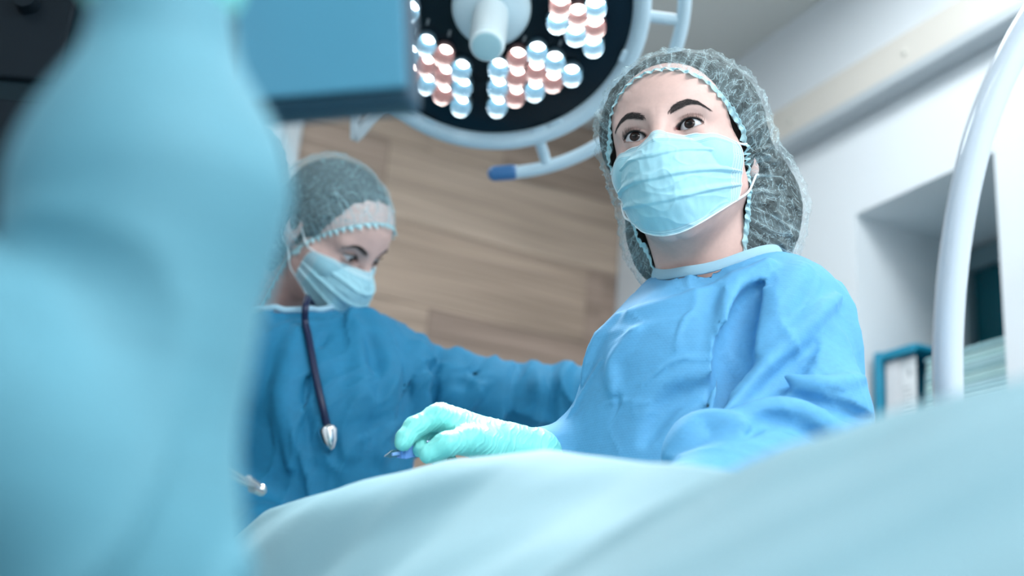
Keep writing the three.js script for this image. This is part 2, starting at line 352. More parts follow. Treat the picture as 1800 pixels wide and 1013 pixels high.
// ---------------------------------------------------------------- surgical lamp, own axes: z is the way it shines
{
  const at0 = [0.61312, 1.94402, -1.47944], B = [new THREE.Vector3(0.88376, 0.05627, 0.46455), new THREE.Vector3(-0.40859, 0.57667, 0.70746), new THREE.Vector3(-0.22808, -0.81504, 0.53263)];
  const o = group('surgical_lamp', at0);
  tag(o, 'round ceiling-mounted surgical lamp with clusters of glowing white and pink lenses', 'lamp');
  o.quaternion.setFromRotationMatrix(new THREE.Matrix4().makeBasis(...B));
  const shell = std(lin(0.52, 0.66, 0.74), 0.35, { clearcoat: 0.3 });
  const lathe = (pts, seg = 96) => { const g = new THREE.LatheGeometry(pts.map(([r, z]) => new THREE.Vector2(r, z)), seg); g.rotateX(Math.PI / 2); return g; };
  add('housing', lathe([[0.001, -0.095], [0.10, -0.092], [0.19, -0.075], [0.232, -0.045], [0.245, -0.02], [0.2475, 0.0], [0.245, 0.010], [0.239, 0.015], [0.229, 0.014], [0.2195, 0.007], [0.2185, -0.004]]), shell, o);
  const face = add('face_plate', lathe([[0.0005, 0.0], [0.220, 0.0], [0.220, -0.006], [0.0005, -0.006]]), std(lin(0.004, 0.011, 0.017), 0.16, { specularIntensity: 0.7 }), o);
  // small catches round the rim
  for (const a of [-128, -118, -70, -62, -20, 60, 120]) { const r = a * Math.PI / 180; add('rim_catch', rbox(0.022, 0.009, 0.006, 0.003).rotateZ(r + Math.PI / 2).translate(0.220 * Math.cos(r), 0.220 * Math.sin(r), 0.008), shell, o); }
  // hub and handle
  add('hub', lathe([[0.0005, 0.028], [0.030, 0.029], [0.052, 0.024], [0.0595, 0.016], [0.0615, 0.006], [0.0615, -0.002]], 64), std(lin(0.62, 0.76, 0.82), 0.4), o);
  const h = add('sterile_handle', lathe([[0.0265, 0.02], [0.0275, 0.05], [0.0275, 0.11], [0.0262, 0.142], [0.0245, 0.148], [0.021, 0.1505], [0.0005, 0.151]], 48), std(lin(0.66, 0.76, 0.79), 0.45, { clearcoat: 0.3 }), o);
  add('end_disc', lathe([[0.0005, 0.1525], [0.019, 0.1522], [0.0215, 0.150]], 40), std(lin(0.40, 0.62, 0.68), 0.5), h);
  // lenses: white and pink, in clusters; each is a glass ball in a cup with a glowing chip
  const lensGeo = new THREE.SphereGeometry(0.0172, 28, 20), cupGeo = lathe([[0.0165, 0.0], [0.0172, 0.003], [0.0172, 0.016], [0.0166, 0.0165], [0.0120, 0.006], [0.0005, 0.0022]], 28), chipGeo = join([[0.0004, -0.0030, 0.0034], [0.0022, 0.0052, 0.0022], [-0.0046, 0.0018, 0.0014]].map(([x, y, r]) => new THREE.CylinderGeometry(r, r, 0.002, 18).rotateX(Math.PI / 2).translate(x, y, 0)));
  const dotGeo = new THREE.SphereGeometry(0.0042, 12, 8);
  const glassW = std(lin(0.92, 0.97, 1), 0.02, { transmission: 1, thickness: 0.03, ior: 1.42 }), glassP = std(lin(1, 0.91, 0.89), 0.02, { transmission: 1, thickness: 0.03, ior: 1.42 });
  const cupW = std(lin(0.07, 0.13, 0.17), 0.3), cupP = std(lin(0.15, 0.09, 0.09), 0.3);
  const chipW = std(0xffffff, 0.5, { emissive: lin(0.86, 0.96, 1), emissiveIntensity: 60 }), chipP = std(0xffffff, 0.5, { emissive: lin(1, 0.90, 0.87), emissiveIntensity: 34 });
  const lens = (p, warm) => {
    const l = add('led_lens', lensGeo, warm ? glassP : glassW, o); l.position.set(p[0], p[1], 0.022);
    add('lens_cup', cupGeo, warm ? cupP : cupW, l).position.z = -0.022;
    add('led_chip_light', chipGeo, warm ? chipP : chipW, l).position.z = -0.0185;
  };
  const W = [[-0.1028,-0.0559], [-0.1321,-0.0716], [-0.0486,-0.0975], [-0.1055,-0.1219], [-0.0475,-0.1279], [-0.0501,-0.1601], [0.0109,-0.0946], [0.0716,-0.0658], [0.0995,-0.0817], [0.1269,-0.1037], [0.0097,-0.1271], [0.0687,-0.1311], [0.0086,-0.1601], [0.1601,0.009], [0.1025,-0.0156], [0.1311,-0.0357], [0.1591,-0.0541], [-0.1267,-0.0001], [-0.1539,-0.0153], [-0.1557,-0.0777]];
  const K = [[-0.0748,-0.0727], [-0.1051,-0.0895], [-0.1319,-0.1036], [-0.0759,-0.1067], [-0.0788,-0.1394], [0.0405,-0.0759], [0.0702,-0.0977], [0.0396,-0.1079], [0.0975,-0.1149], [0.0379,-0.1416], [0.1062,0.012], [0.1336,-0.0032], [0.1605,-0.0222], [-0.1523,0.0123]];
  for (const p of W) lens(p, false);
  for (const p of K) lens(p, true);
  // the clusters past the top of the picture repeat the same pattern
  for (const s of [62, 118]) for (let i = 0; i < 11; i++) {
    const a = (s + (i % 4) * 9 - 14) * Math.PI / 180, r = 0.085 + Math.floor(i / 4) * 0.037 + (i % 2) * 0.012; lens([r * Math.cos(a), r * Math.sin(a)], i % 3 === 1);
  }
  const mark = rbox(0.011, 0.004, 0.0006, 0.0003);
  for (const p of [[-0.0999,-0.0255], [-0.1221,-0.0419], [-0.0666,-0.044], [-0.0061,-0.0661], [0.0514,-0.0519], [0.1079,-0.0578]]) { const k = add('printed_mark', mark, std(lin(0.22, 0.24, 0.26), 0.6), o); k.position.set(p[0], p[1], 0.0008); k.rotation.z = 1.3; }
  // grip bars round the rim
  const bar = (a0, a1, capAt) => {
    const pts = []; for (let i = 0; i <= 24; i++) { const a = lerp(a0, a1, i / 24) * Math.PI / 180; pts.push([0.298 * Math.cos(a), 0.298 * Math.sin(a), -0.005]); }
    const b = add('grip_bar', tube(pts, 0.0108, 60, 16), shell, o);
    for (const t of [0, 1]) { const p = pts[t ? 24 : 0], q = pts[t ? 22 : 2], d = nrm3(sub3(p, q)); add('blue_end_cap', tube([add3(p, d, -0.022), add3(p, d, 0.008)], 0.0128, 6, 18), std(lin(0.045, 0.16, 0.36), 0.4), b); }
    for (const t of [0.16, 0.84]) { const a = lerp(a0, a1, t) * Math.PI / 180, c = Math.cos(a), s = Math.sin(a); add('bar_strut', rod([0.24 * c, 0.24 * s, -0.012], [0.298 * c, 0.298 * s, -0.005], 0.0095, 0.0085), shell, b); }
  };
  bar(-88, 12); bar(55, 150);
  // bent bracket on the lower left of the rim
  {
    const s = new THREE.Shape([[0, 0], [0.034, 0.05], [0.06, 0.062], [0.062, 0.052], [0.045, 0.045], [0.014, 0.004], [0.006, -0.004]].map(([x, y]) => new THREE.Vector2(x, y)));
    const g = new THREE.ExtrudeGeometry(s, { depth: 0.03, bevelSize: 0.002, bevelThickness: 0.002, bevelSegments: 2 }), p = [-0.2314,-0.2271];
    const g2 = new THREE.ExtrudeGeometry(new THREE.Shape([[-0.002, 0], [0.006, -0.004], [0.010, 0.055], [0.002, 0.058]].map(([x, y]) => new THREE.Vector2(x, y))), { depth: 0.03, bevelSize: 0.002, bevelThickness: 0.002, bevelSegments: 2 });
    add('hinge_bracket', join([g, g2]).scale(1.15, 1.1, 1).translate(p[0], p[1], -0.02), std(lin(0.72, 0.76, 0.79), 0.35), o);
  }
  // suspension, past the top of the picture
  const up = (x, y, z) => { const v = new THREE.Vector3(x, y, z).sub(V(at0)).applyQuaternion(o.quaternion.clone().invert()); return v.toArray(); };
  add('suspension_arm', tube([[0, 0.02, -0.08], [0, 0.09, -0.14], up(0.62, 2.28, -1.62), up(0.62, 2.40, -1.50)], 0.022, 40, 16), shell, o);
  add('ceiling_pole', rod(up(0.62, 2.36, -1.50), up(0.62, 2.815, -1.50), 0.03), shell, o);
  const l = new THREE.SpotLight(lin(0.90, 0.98, 1), 3.4, 0, 0.34, 0.8);
  l.position.set(0, 0, 0.16); l.target.position.set(0, 0, 1.2); l.shadow.radius = 5; l.castShadow = true; o.add(l, l.target);
}

// ---------------------------------------------------------------- curved white stand on the right
{
  const P = [1.276,1.3458,-1.2285], o = tag(group('curved_stand', [P[0], 0, P[2]]), 'glossy white curved tube of an equipment stand before the window recess', 'stand');
  const pts = [[1.2789,1.3461,-1.227], [1.2568,1.4217,-1.2078], [1.2404,1.4979,-1.1857], [1.227,1.5898,-1.156], [1.2208,1.6825,-1.1227], [1.2235,1.772,-1.0865], [1.238,1.8549,-1.0473], [1.2622,1.9309,-1.0063], [1.303,2.0084,-0.957], [1.3752,2.0617,-0.9025], [1.4617,2.0697,-0.8591]].map((p) => [p[0] - P[0], p[1], p[2] - P[2]]);
  add('curved_tube', tube([[0, 0.06, 0], [0, 0.6, 0], [0, pts[0][1] - 0.2, 0], ...pts], 0.0212, 160, 28), std(lin(0.66, 0.71, 0.78), 0.18, { clearcoat: 0.8, clearcoatRoughness: 0.06 }), o);
  const b = new THREE.LatheGeometry([[0.001, 0.07], [0.03, 0.068], [0.05, 0.05], [0.2, 0.035], [0.22, 0.02], [0.22, 0]].map(([x, y]) => new THREE.Vector2(x, y)), 48);
  add('foot', b, whitePaint, o);
}

// ---------------------------------------------------------------- things in the window recess
{
  // stack of folded cloths
  const cols = [lin(0.44, 0.66, 0.66), lin(0.50, 0.70, 0.70), lin(0.38, 0.60, 0.63), lin(0.46, 0.66, 0.70)];
  const mats = cols.map((c) => std(c, 0.85, { bumpMap: FINE, bumpScale: 0.0004 }));
  let y = RY0;
  seed = 21;
  const n = 19;
  for (let i = 0; i < n; i++) {
    const h = 0.0118, w = 0.19 + range(-0.002, 0.002), d = 0.265 + range(-0.003, 0.003);
    const g = rbox(w, h - 0.0008, d, 0.0052), p = g.attributes.position;
    for (let k = 0; k < p.count; k++) p.setY(k, p.getY(k) + 0.0012 * noise(p.getX(k) * 20 + i, p.getZ(k) * 16, i));
    const m = add('folded_cloth', g, mats[i % 4]);
    m.position.set(2.03 + range(-0.002, 0.002), y + h / 2, -1.795 + range(-0.002, 0.002));
    const nth = ['topmost', 'second from the top', 'third from the top', 'fourth from the top', 'fifth from the top', 'sixth from the top', 'seventh from the top', 'eighth from the top', 'ninth from the top', 'tenth from the top', 'ninth from the bottom', 'eighth from the bottom', 'seventh from the bottom', 'sixth from the bottom', 'fifth from the bottom', 'fourth from the bottom', 'third from the bottom', 'second from the bottom', 'lowest'][n - 1 - i];
    tag(m, `pale green folded cloth, ${nth} of the stack in the window recess`, 'cloth', 'folded cloths stacked in the window recess');
    y += h;
  }
  // blue holder with papers
  const o = tag(group('document_holder', [2.0, RY0, -2.0]), 'blue plastic document holder with white papers beside the folded cloths', 'holder');
  const blue = std(lin(0.004, 0.25, 0.40), 0.35);
  add('side_panel', rbox(0.17, 0.262, 0.012, 0.004, 0, 0.131, -0.052), blue, o);
  add('front_frame', join([rbox(0.012, 0.262, 0.022, 0.004, -0.088, 0.131, -0.047), rbox(0.012, 0.012, 0.12, 0.004, -0.088, 0.006, 0), rbox(0.012, 0.02, 0.11, 0.004, -0.084, 0.25, 0.01)]), blue, o);
  add('top_panel', rbox(0.16, 0.012, 0.12, 0.004, 0, 0.256, 0.008), blue, o);
  add('bottom_panel', rbox(0.17, 0.01, 0.12, 0.004, 0, 0.005, 0), blue, o);
  const page = canvasTex(256, 512, (c, w, h) => { c.fillStyle = '#e4e6e8'; c.fillRect(0, 0, w, h); c.fillStyle = '#8d9196'; c.beginPath(); c.arc(w * 0.6, h * 0.16, 22, 0, 7); c.fill(); c.fillStyle = '#a9adb1'; for (let i = 0; i < 11; i++) c.fillRect(w * 0.12, h * (0.3 + i * 0.055), w * (0.5 + 0.26 * ((i * 7) % 3) / 2), 9); });
  const paper = std(0xffffff, 0.85, { map: page }), plain = std(lin(0.7, 0.7, 0.72), 0.85);
  for (let i = 0; i < 3; i++) add('paper', box(0.003, 0.225, 0.045, -0.076 + i * 0.006, 0.123, i === 1 ? 0.03 : -0.012 + 0.004 * i), i === 1 ? paper : plain, o);
}
// white instrument cart behind, its top edge shows beside the gloved wrist
{
  const P = [1.2574,1.419,-1.9694], o = tag(group('instrument_cart', [P[0], 0, P[2]]), 'white instrument cart standing before the wood wall behind the nurse\'s arm', 'cart');
  add('cabinet', rbox(0.42, P[1] - 0.14, 0.36, 0.012, 0, (P[1] - 0.14) / 2 + 0.10, 0), std(lin(0.66, 0.70, 0.72), 0.4), o);
  add('top_shelf', rbox(0.45, 0.035, 0.39, 0.012, 0, P[1] - 0.018, 0), std(lin(0.74, 0.78, 0.80), 0.35), o);
  for (const x of [-0.17, 0.17]) for (const z of [-0.14, 0.14]) add('caster', join([new THREE.SphereGeometry(0.045, 16, 12).scale(0.5, 1, 1).translate(x, 0.045, z), box(0.02, 0.06, 0.02, x, 0.085, z)]), std(0x222222, 0.6), o);
}
// dark equipment rack at the far left
{
  const P = [0.0063,1.6055,-1.7776], o = tag(group('equipment_rack', [P[0] - 0.04, 0, P[2]], TURN), 'tall dark equipment rack at the far left edge', 'rack');
  const dark = std(lin(0.002, 0.012, 0.018), 0.7, { specularIntensity: 0.4 }), darker = std(lin(0.002, 0.007, 0.012), 0.7, { specularIntensity: 0.4 });
  add('cabinet', rbox(0.38, 2.15, 0.4, 0.015, 0, 1.145, 0), dark, o);
  for (let i = 0; i < 8; i++) add('module_panel', rbox(0.34, 0.22, 0.012, 0.006, 0, 0.25 + i * 0.25, 0.203), darker, o);
  for (let i = 0; i < 8; i++) add('knob', new THREE.CylinderGeometry(0.014, 0.016, 0.02, 20).rotateX(Math.PI / 2).translate(0.11, 0.25 + i * 0.25, 0.217), darker, o);
  for (const x of [-0.15, 0.15]) for (const z of [-0.15, 0.15]) add('caster', new THREE.SphereGeometry(0.036, 14, 10).scale(0.6, 1, 1).translate(x, 0.036, z), darker, o);
  const hose = curve([[0.0671,1.5834,-1.7462], [0.142,1.6458,-1.7571], [0.2437,1.7425,-1.7889], [0.3359,1.7938,-1.8196], [0.3839,1.782,-1.8252], [0.4096,1.7314,-1.833], [0.4369,1.6402,-1.8793], [0.4542,1.4833,-1.9677], [0.4232,1.2769,-1.9457], [0.2138,1.1462,-1.8721]].map((p) => p));
  const g = new THREE.TubeGeometry(hose, 220, 0.0135, 14), q = g.attributes.position, nn = g.attributes.normal, uv = g.attributes.uv;
  for (let i = 0; i < q.count; i++) { const b = 0.0014 * Math.sin(uv.getX(i) * 420); q.setXYZ(i, q.getX(i) + nn.getX(i) * b, q.getY(i) + nn.getY(i) * b, q.getZ(i) + nn.getZ(i) * b); }
  o.updateMatrixWorld(); g.applyMatrix4(o.matrixWorld.clone().invert());
  add('breathing_hose', g, std(lin(0.10, 0.22, 0.27), 0.5), o);
}
// monitor hanging in the near foreground
{
  const P = [0.1445,1.2676,-0.5693], o = tag(group('hanging_monitor', [P[0], P[1], P[2]], TURN - 0.1), 'blurred blue-grey monitor with dark lower edge hanging in front of the lamp', 'monitor');
  const tilt = 0.25;
  const rot = (g) => g.rotateZ(0.12).rotateX(tilt);
  add('housing', rot(rbox(0.108, 0.17, 0.026, 0.006, -0.012, 0.038, -0.014)), std(lin(0.012, 0.05, 0.085), 0.45), o);
  add('screen', rot(rbox(0.092, 0.156, 0.003, 0.001, -0.008, 0.041, 0.0005)), std(lin(0.09, 0.29, 0.42), 0.35), o);
  add('drop_tube', rod([-0.012, 0.1, -0.04], [-0.012, 2.81 - P[1], -0.04], 0.012), whitePaint, o);
}

// ---------------------------------------------------------------- heads: own axes, x to the person's left, y up, z forward, origin between the eyes deep in the skull
const EYE = [0.031, 0, 0.0708], EYE_R = 0.0122;
const lidTop = (X) => 0.0064 * Math.pow(Math.max(0, 1 - (X / 0.0146) ** 2), 0.75);
const lidLow = (X) => -0.0048 * Math.pow(Math.max(0, 1 - (X / 0.0146) ** 2), 0.9);
function headField(x, y, z) {
  const ax = Math.abs(x);
  let d = ell(ax, y, z, [0, 0.028, -0.012], [0.0735, 0.081, 0.0965]);
  d = smin(d, ell(ax, y, z, [0, 0.035, 0.028], [0.060, 0.052, 0.058]), 0.03);               // forehead
  d = smin(d, ell(ax, y, z, [0, -0.035, 0.026], [0.058, 0.078, 0.058]), 0.03);               // face
  d = smin(d, cap(ax, y, z, [0.05, -0.052, 0.008], [0.008, -0.1, 0.066], 0.02, 0.0175), 0.025);  // jaw
  d = smin(d, cap(ax, y, z, [0.043, -0.032, 0.058], [0.056, -0.024, 0.03], 0.017, 0.015), 0.022); // cheekbone
  d = smin(d, cap(ax, y, z, [0.004, 0.0165, 0.0825], [0.045, 0.0195, 0.066], 0.008, 0.008), 0.016);   // brow
  d = smax(d, -cap(ax, y, z, [0.027, 0.001, 0.1005], [0.038, 0.001, 0.094], 0.014, 0.013), 0.018);     // eye socket
  d = smin(d, cap(x, y, z, [0, 0.008, 0.086], [0, -0.036, 0.107], 0.0068, 0.0088), 0.012);   // nose
  d = smin(d, cap(ax, y, z, [0, -0.04, 0.106], [0.012, -0.043, 0.096], 0.0095, 0.0075), 0.008);
  d = smin(d, cap(ax, y, z, [0, -0.0665, 0.0925], [0.018, -0.068, 0.083], 0.006, 0.004), 0.008);       // lips
  d = smin(d, cap(ax, y, z, [0, -0.0745, 0.0915], [0.015, -0.072, 0.084], 0.006, 0.004), 0.006);
  d = smin(d, cap(ax, y, z, [0, -0.098, 0.076], [0.008, -0.099, 0.074], 0.0135, 0.0125), 0.016);       // chin
  // ear
  let e = ell(ax, y, z, [0.0775, -0.008, -0.016], [0.006, 0.029, 0.018]);
  e = smax(e, -ell(ax, y, z, [0.083, -0.006, -0.013], [0.006, 0.019, 0.010]), 0.006);
  e = smin(e, cap(ax, y, z, [0.074, -0.034, -0.008], [0.0745, -0.036, -0.008], 0.0065, 0.006), 0.006);
  d = smin(d, e, 0.006);
  d = smin(d, cap(x, y, z, [0, -0.06, -0.022], [0, -0.2, -0.05], 0.052, 0.05), 0.028);       // neck
  d = smin(d, cap(ax, y, z, [0.05, -0.05, -0.03], [0.014, -0.19, 0.002], 0.012, 0.011), 0.02); // neck muscle
  // lids over the eyeball
  const X = ax - EYE[0], Y = y - EYE[1] - X * 0.13, Z = z - EYE[2], r = Math.sqrt(X * X + (y - EYE[1]) ** 2 + Z * Z);
  if (r < 0.03) {
    d = smin(d, r - 0.0139, 0.005);
    const crease = Math.abs(Y - (lidTop(X * 0.86) + 0.0042)) * 0.8;
    if (Z > 0 && Math.abs(X) < 0.017) d += 0.0011 * Math.exp(-((crease / 0.0011) ** 2)) * sstep(0.017, 0.011, Math.abs(X));
    const open = Math.max(Y - lidTop(X), lidLow(X) - Y, -Z * 2 + 0.002, (Math.abs(X) - 0.0146) * 0.6);
    d = smax(d, -open, 0.0012);
  }
  return d;
}
const skinTone = (x, y, z) => {
  const ax = Math.abs(x), n = 0.97 + 0.05 * noise(x * 90, y * 90, z * 90) + 0.04 * noise(x * 300, y * 300, z * 300);
  let c = [0.70 * n, 0.455 * n, 0.40 * n];
  const blush = Math.exp(-((ax - 0.045) ** 2 + (y + 0.04) ** 2) / 0.0006) * 0.5 + Math.exp(-(x * x + (y + 0.03) ** 2) / 0.0002) * 0.25;
  c = [c[0], c[1] * (1 - 0.16 * blush), c[2] * (1 - 0.13 * blush)];
  const bt = (ax - 0.0125) / 0.04;
  if (z > 0.03 && bt > 0 && bt < 1) {
    const f = bt * 5, i = Math.min(4, Math.floor(f)), q = f - i, T = [0.0165, 0.0225, 0.0268, 0.0285, 0.0255, 0.0165], L = [0.0118, 0.0152, 0.0190, 0.0220, 0.0213, 0.0157];
    const hi = lerp(T[i], T[i + 1], q), lo = lerp(L[i], L[i + 1], q), w = sstep(lo - 0.0008, lo + 0.0012, y) * sstep(hi + 0.0008, hi - 0.0016, y) * sstep(0, 0.25, bt) * 0.6;
    c = c.map((v, k) => lerp(v, [0.17, 0.115, 0.105][k], w));
  }
  // make-up: dark line on the lid edge, brown powder on the lid
  const X = ax - EYE[0], Y = y - X * 0.13, Z = z - EYE[2];
  if (Z > 0.002 && Math.abs(X) < 0.019) {
    const up = Y - lidTop(X);
    const line = sstep(0.0026, 0.0008, up) * sstep(-0.003, -0.001, up) * sstep(0.0172, 0.0145, Math.abs(X));
    const powder = 0.42 * sstep(0.0075, 0.001, up) * sstep(-0.002, 0.0002, up) * sstep(0.018, 0.01, Math.abs(X));
    const low = 0.35 * sstep(0.0024, 0.0002, Math.abs(Y - lidLow(X) + 0.0006)) * sstep(0.016, 0.011, Math.abs(X));
    const inner = Math.exp(-((X + 0.0142) ** 2 + Y * Y) / 0.000004);
    c = c.map((v, i) => lerp(v, [0.16, 0.085, 0.07][i], Math.min(1, powder + low)));
    c = c.map((v, i) => lerp(v, [0.012, 0.01, 0.012][i], line));
    c = c.map((v, i) => lerp(v, [0.5, 0.2, 0.18][i], inner * 0.7));
  }
  return c;
};
const HEAD = meshField(headField, [-0.1, -0.2, -0.13], [0.1, 0.13, 0.14], 0.0013, {
  color: skinTone, uv: (x, y, z) => [Math.atan2(x, z) * 0.08, y],
});
const skinBump = FINE.clone(); skinBump.repeat.set(60, 60);
const SKIN = new THREE.MeshPhysicalMaterial({ color: 0xffffff, vertexColors: true, roughness: 0.5, bumpMap: skinBump, bumpScale: 0.00012, sheen: 0.25, sheenColor: lin(0.6, 0.4, 0.36), sheenRoughness: 0.5 });
const hairMat = std(lin(0.010, 0.008, 0.007), 0.8, { specularIntensity: 0.15 });
const browMat = std(lin(0.055, 0.040, 0.039), 0.7);
const lashMat = std(lin(0.008, 0.006, 0.006), 0.5);

// tapered bent hair
function strand(pts, r, sides = 4) {
  const P = [], I = [], n = pts.length;
  for (let i = 0; i < n; i++) {
    const t = nrm3(sub3(pts[Math.min(i + 1, n - 1)], pts[Math.max(i - 1, 0)])), s = nrm3(cross3(t, [0.3, 0.2, 0.93])), w = cross3(s, t), rr = r * (1 - 0.85 * i / (n - 1));
    for (let k = 0; k < sides; k++) { const a = k / sides * 2 * Math.PI; P.push(...add3(add3(pts[i], s, Math.cos(a) * rr), w, Math.sin(a) * rr)); }
  }
  for (let i = 0; i < n - 1; i++) for (let k = 0; k < sides; k++) {
    const a = i * sides + k, b = i * sides + (k + 1) % sides; I.push(a, b, b + sides, a, b + sides, a + sides);
  }
  const g = new THREE.BufferGeometry();
  g.setAttribute('position', new THREE.Float32BufferAttribute(P, 3)); g.setIndex(I); g.computeVertexNormals();
  return g;
}
function faceZ(x, y) { let z = 0.15; for (let i = 0; i < 40; i++) { const d = headField(x, y, z); if (d < 0.0001) break; z -= d * 0.8; } return z; }
const browOn = (l, t) => { const f = t * (l.length - 1), i = Math.min(l.length - 2, Math.floor(f)); return [lerp(l[i][0], l[i + 1][0], f - i), lerp(l[i][1], l[i + 1][1], f - i)]; };
function browHairs(side) {
  const out = [], top = [[0.0125, 0.0165], [0.018, 0.0225], [0.026, 0.0268], [0.034, 0.0285], [0.043, 0.0255], [0.0525, 0.0165]];
  const low = [[0.0125, 0.0118], [0.018, 0.0152], [0.026, 0.0190], [0.034, 0.0220], [0.043, 0.0213], [0.0525, 0.0157]];
  const on = (l, t) => { const f = t * (l.length - 1), i = Math.min(l.length - 2, Math.floor(f)); return [lerp(l[i][0], l[i + 1][0], f - i), lerp(l[i][1], l[i + 1][1], f - i)]; };
  for (let k = 0; k < 900; k++) {
    const t = Math.pow(rnd(), 0.9), s = rnd(), a = on(top, t), b = on(low, t);
    if (t < 0.12 && rnd() < 0.6) continue;
    const x = lerp(b[0], a[0], s) + range(-0.0006, 0.0006), y = lerp(b[1], a[1], s) + range(-0.0004, 0.0004);
    const ang = lerp(1.15, -0.5, Math.pow(t, 0.55)) + (0.5 - s) * 0.5 + range(-0.15, 0.15), L = lerp(0.0054, 0.0045, t) * range(0.7, 1.1);
    const pts = [];
    for (let i = 0; i < 4; i++) {
      const q = i / 3, xx = x + Math.cos(ang - 0.25 * q) * L * q, yy = y + Math.sin(ang - 0.25 * q) * L * q;
      pts.push([side * xx, yy, faceZ(xx, yy) + 0.0002 + 0.0006 * Math.sin(q * 2.2)]);
    }
    out.push(strand(pts, 0.00012));
  }
  return mergeGeometries(out);
}
function lashHairs(side) {
  const out = [];
  for (let k = 0; k < 56; k++) {
    const X = lerp(-0.0125, 0.0148, (k + rnd() * 0.7) / 56), Yl = lidTop(X) + 0.0004, y = Yl + X * 0.13, z = EYE[2] + Math.sqrt(Math.max(0, 0.0138 ** 2 - X * X - y * y));
    const L = lerp(0.0042, 0.0068, sstep(-0.012, 0.008, X)) * range(0.75, 1.1), fan = X * 26, pts = [];
    for (let i = 0; i < 5; i++) { const q = i / 4; pts.push([side * (EYE[0] + X + fan * L * q * 0.75), y + L * (0.1 * q + 0.75 * q * q), z + L * (0.75 * q - 0.3 * q * q)]); }
    out.push(strand(pts, 0.0003));
  }
  for (let k = 0; k < 40; k++) {
    const X = lerp(-0.009, 0.0142, (k + rnd()) / 40), y = lidLow(X) - 0.0003 + X * 0.13, z = EYE[2] + Math.sqrt(Math.max(0, 0.0138 ** 2 - X * X - y * y)), L = 0.0026 * range(0.7, 1.1), pts = [];
    for (let i = 0; i < 4; i++) { const q = i / 3; pts.push([side * (EYE[0] + X + X * 20 * L * q), y - L * 0.75 * q, z + L * (0.5 * q - 0.2 * q * q)]); }
    out.push(strand(pts, 0.00012));
  }
  return mergeGeometries(out);
}
const BROWS = [1, -1].map(browHairs), LASHES = [1, -1].map(lashHairs);
// eyeball: looks along +z, coloured rings, a clear cornea over it
const EYEBALL = (() => {
  const g = new THREE.SphereGeometry(EYE_R, 64, 96); g.rotateX(Math.PI / 2);
  const p = g.attributes.position, c = [];
  for (let i = 0; i < p.count; i++) {
    const x = p.getX(i), y = p.getY(i), z = p.getZ(i), r = z > 0 ? Math.hypot(x, y) : 1, a = Math.atan2(y, x);
    const vein = 0.05 * Math.max(0, noise(x * 600, y * 600, z * 600));
    let k = [0.52 - vein * 0.4, 0.52 - vein, 0.54 - vein];
    if (r < 0.0063) {
      const f = 0.75 + 0.35 * noise(Math.cos(a) * 9, Math.sin(a) * 9, r * 500);
      const iris = [0.030 * f, 0.013 * f, 0.010 * f], t = sstep(0.0063, 0.0056, r);
      k = k.map((v, j) => lerp(v, lerp(iris[j], 0.004, sstep(0.0048, 0.0059, r)), t));
      if (r < 0.0031) k = [0.002, 0.002, 0.002];
    }
    c.push(...k);
  }
  g.setAttribute('color', new THREE.Float32BufferAttribute(c, 3));
  return g;
})();
const eyeMat = new THREE.MeshPhysicalMaterial({ color: 0xffffff, vertexColors: true, roughness: 0.35, specularIntensity: 0.2, clearcoat: 0.35, clearcoatRoughness: 0.03 });

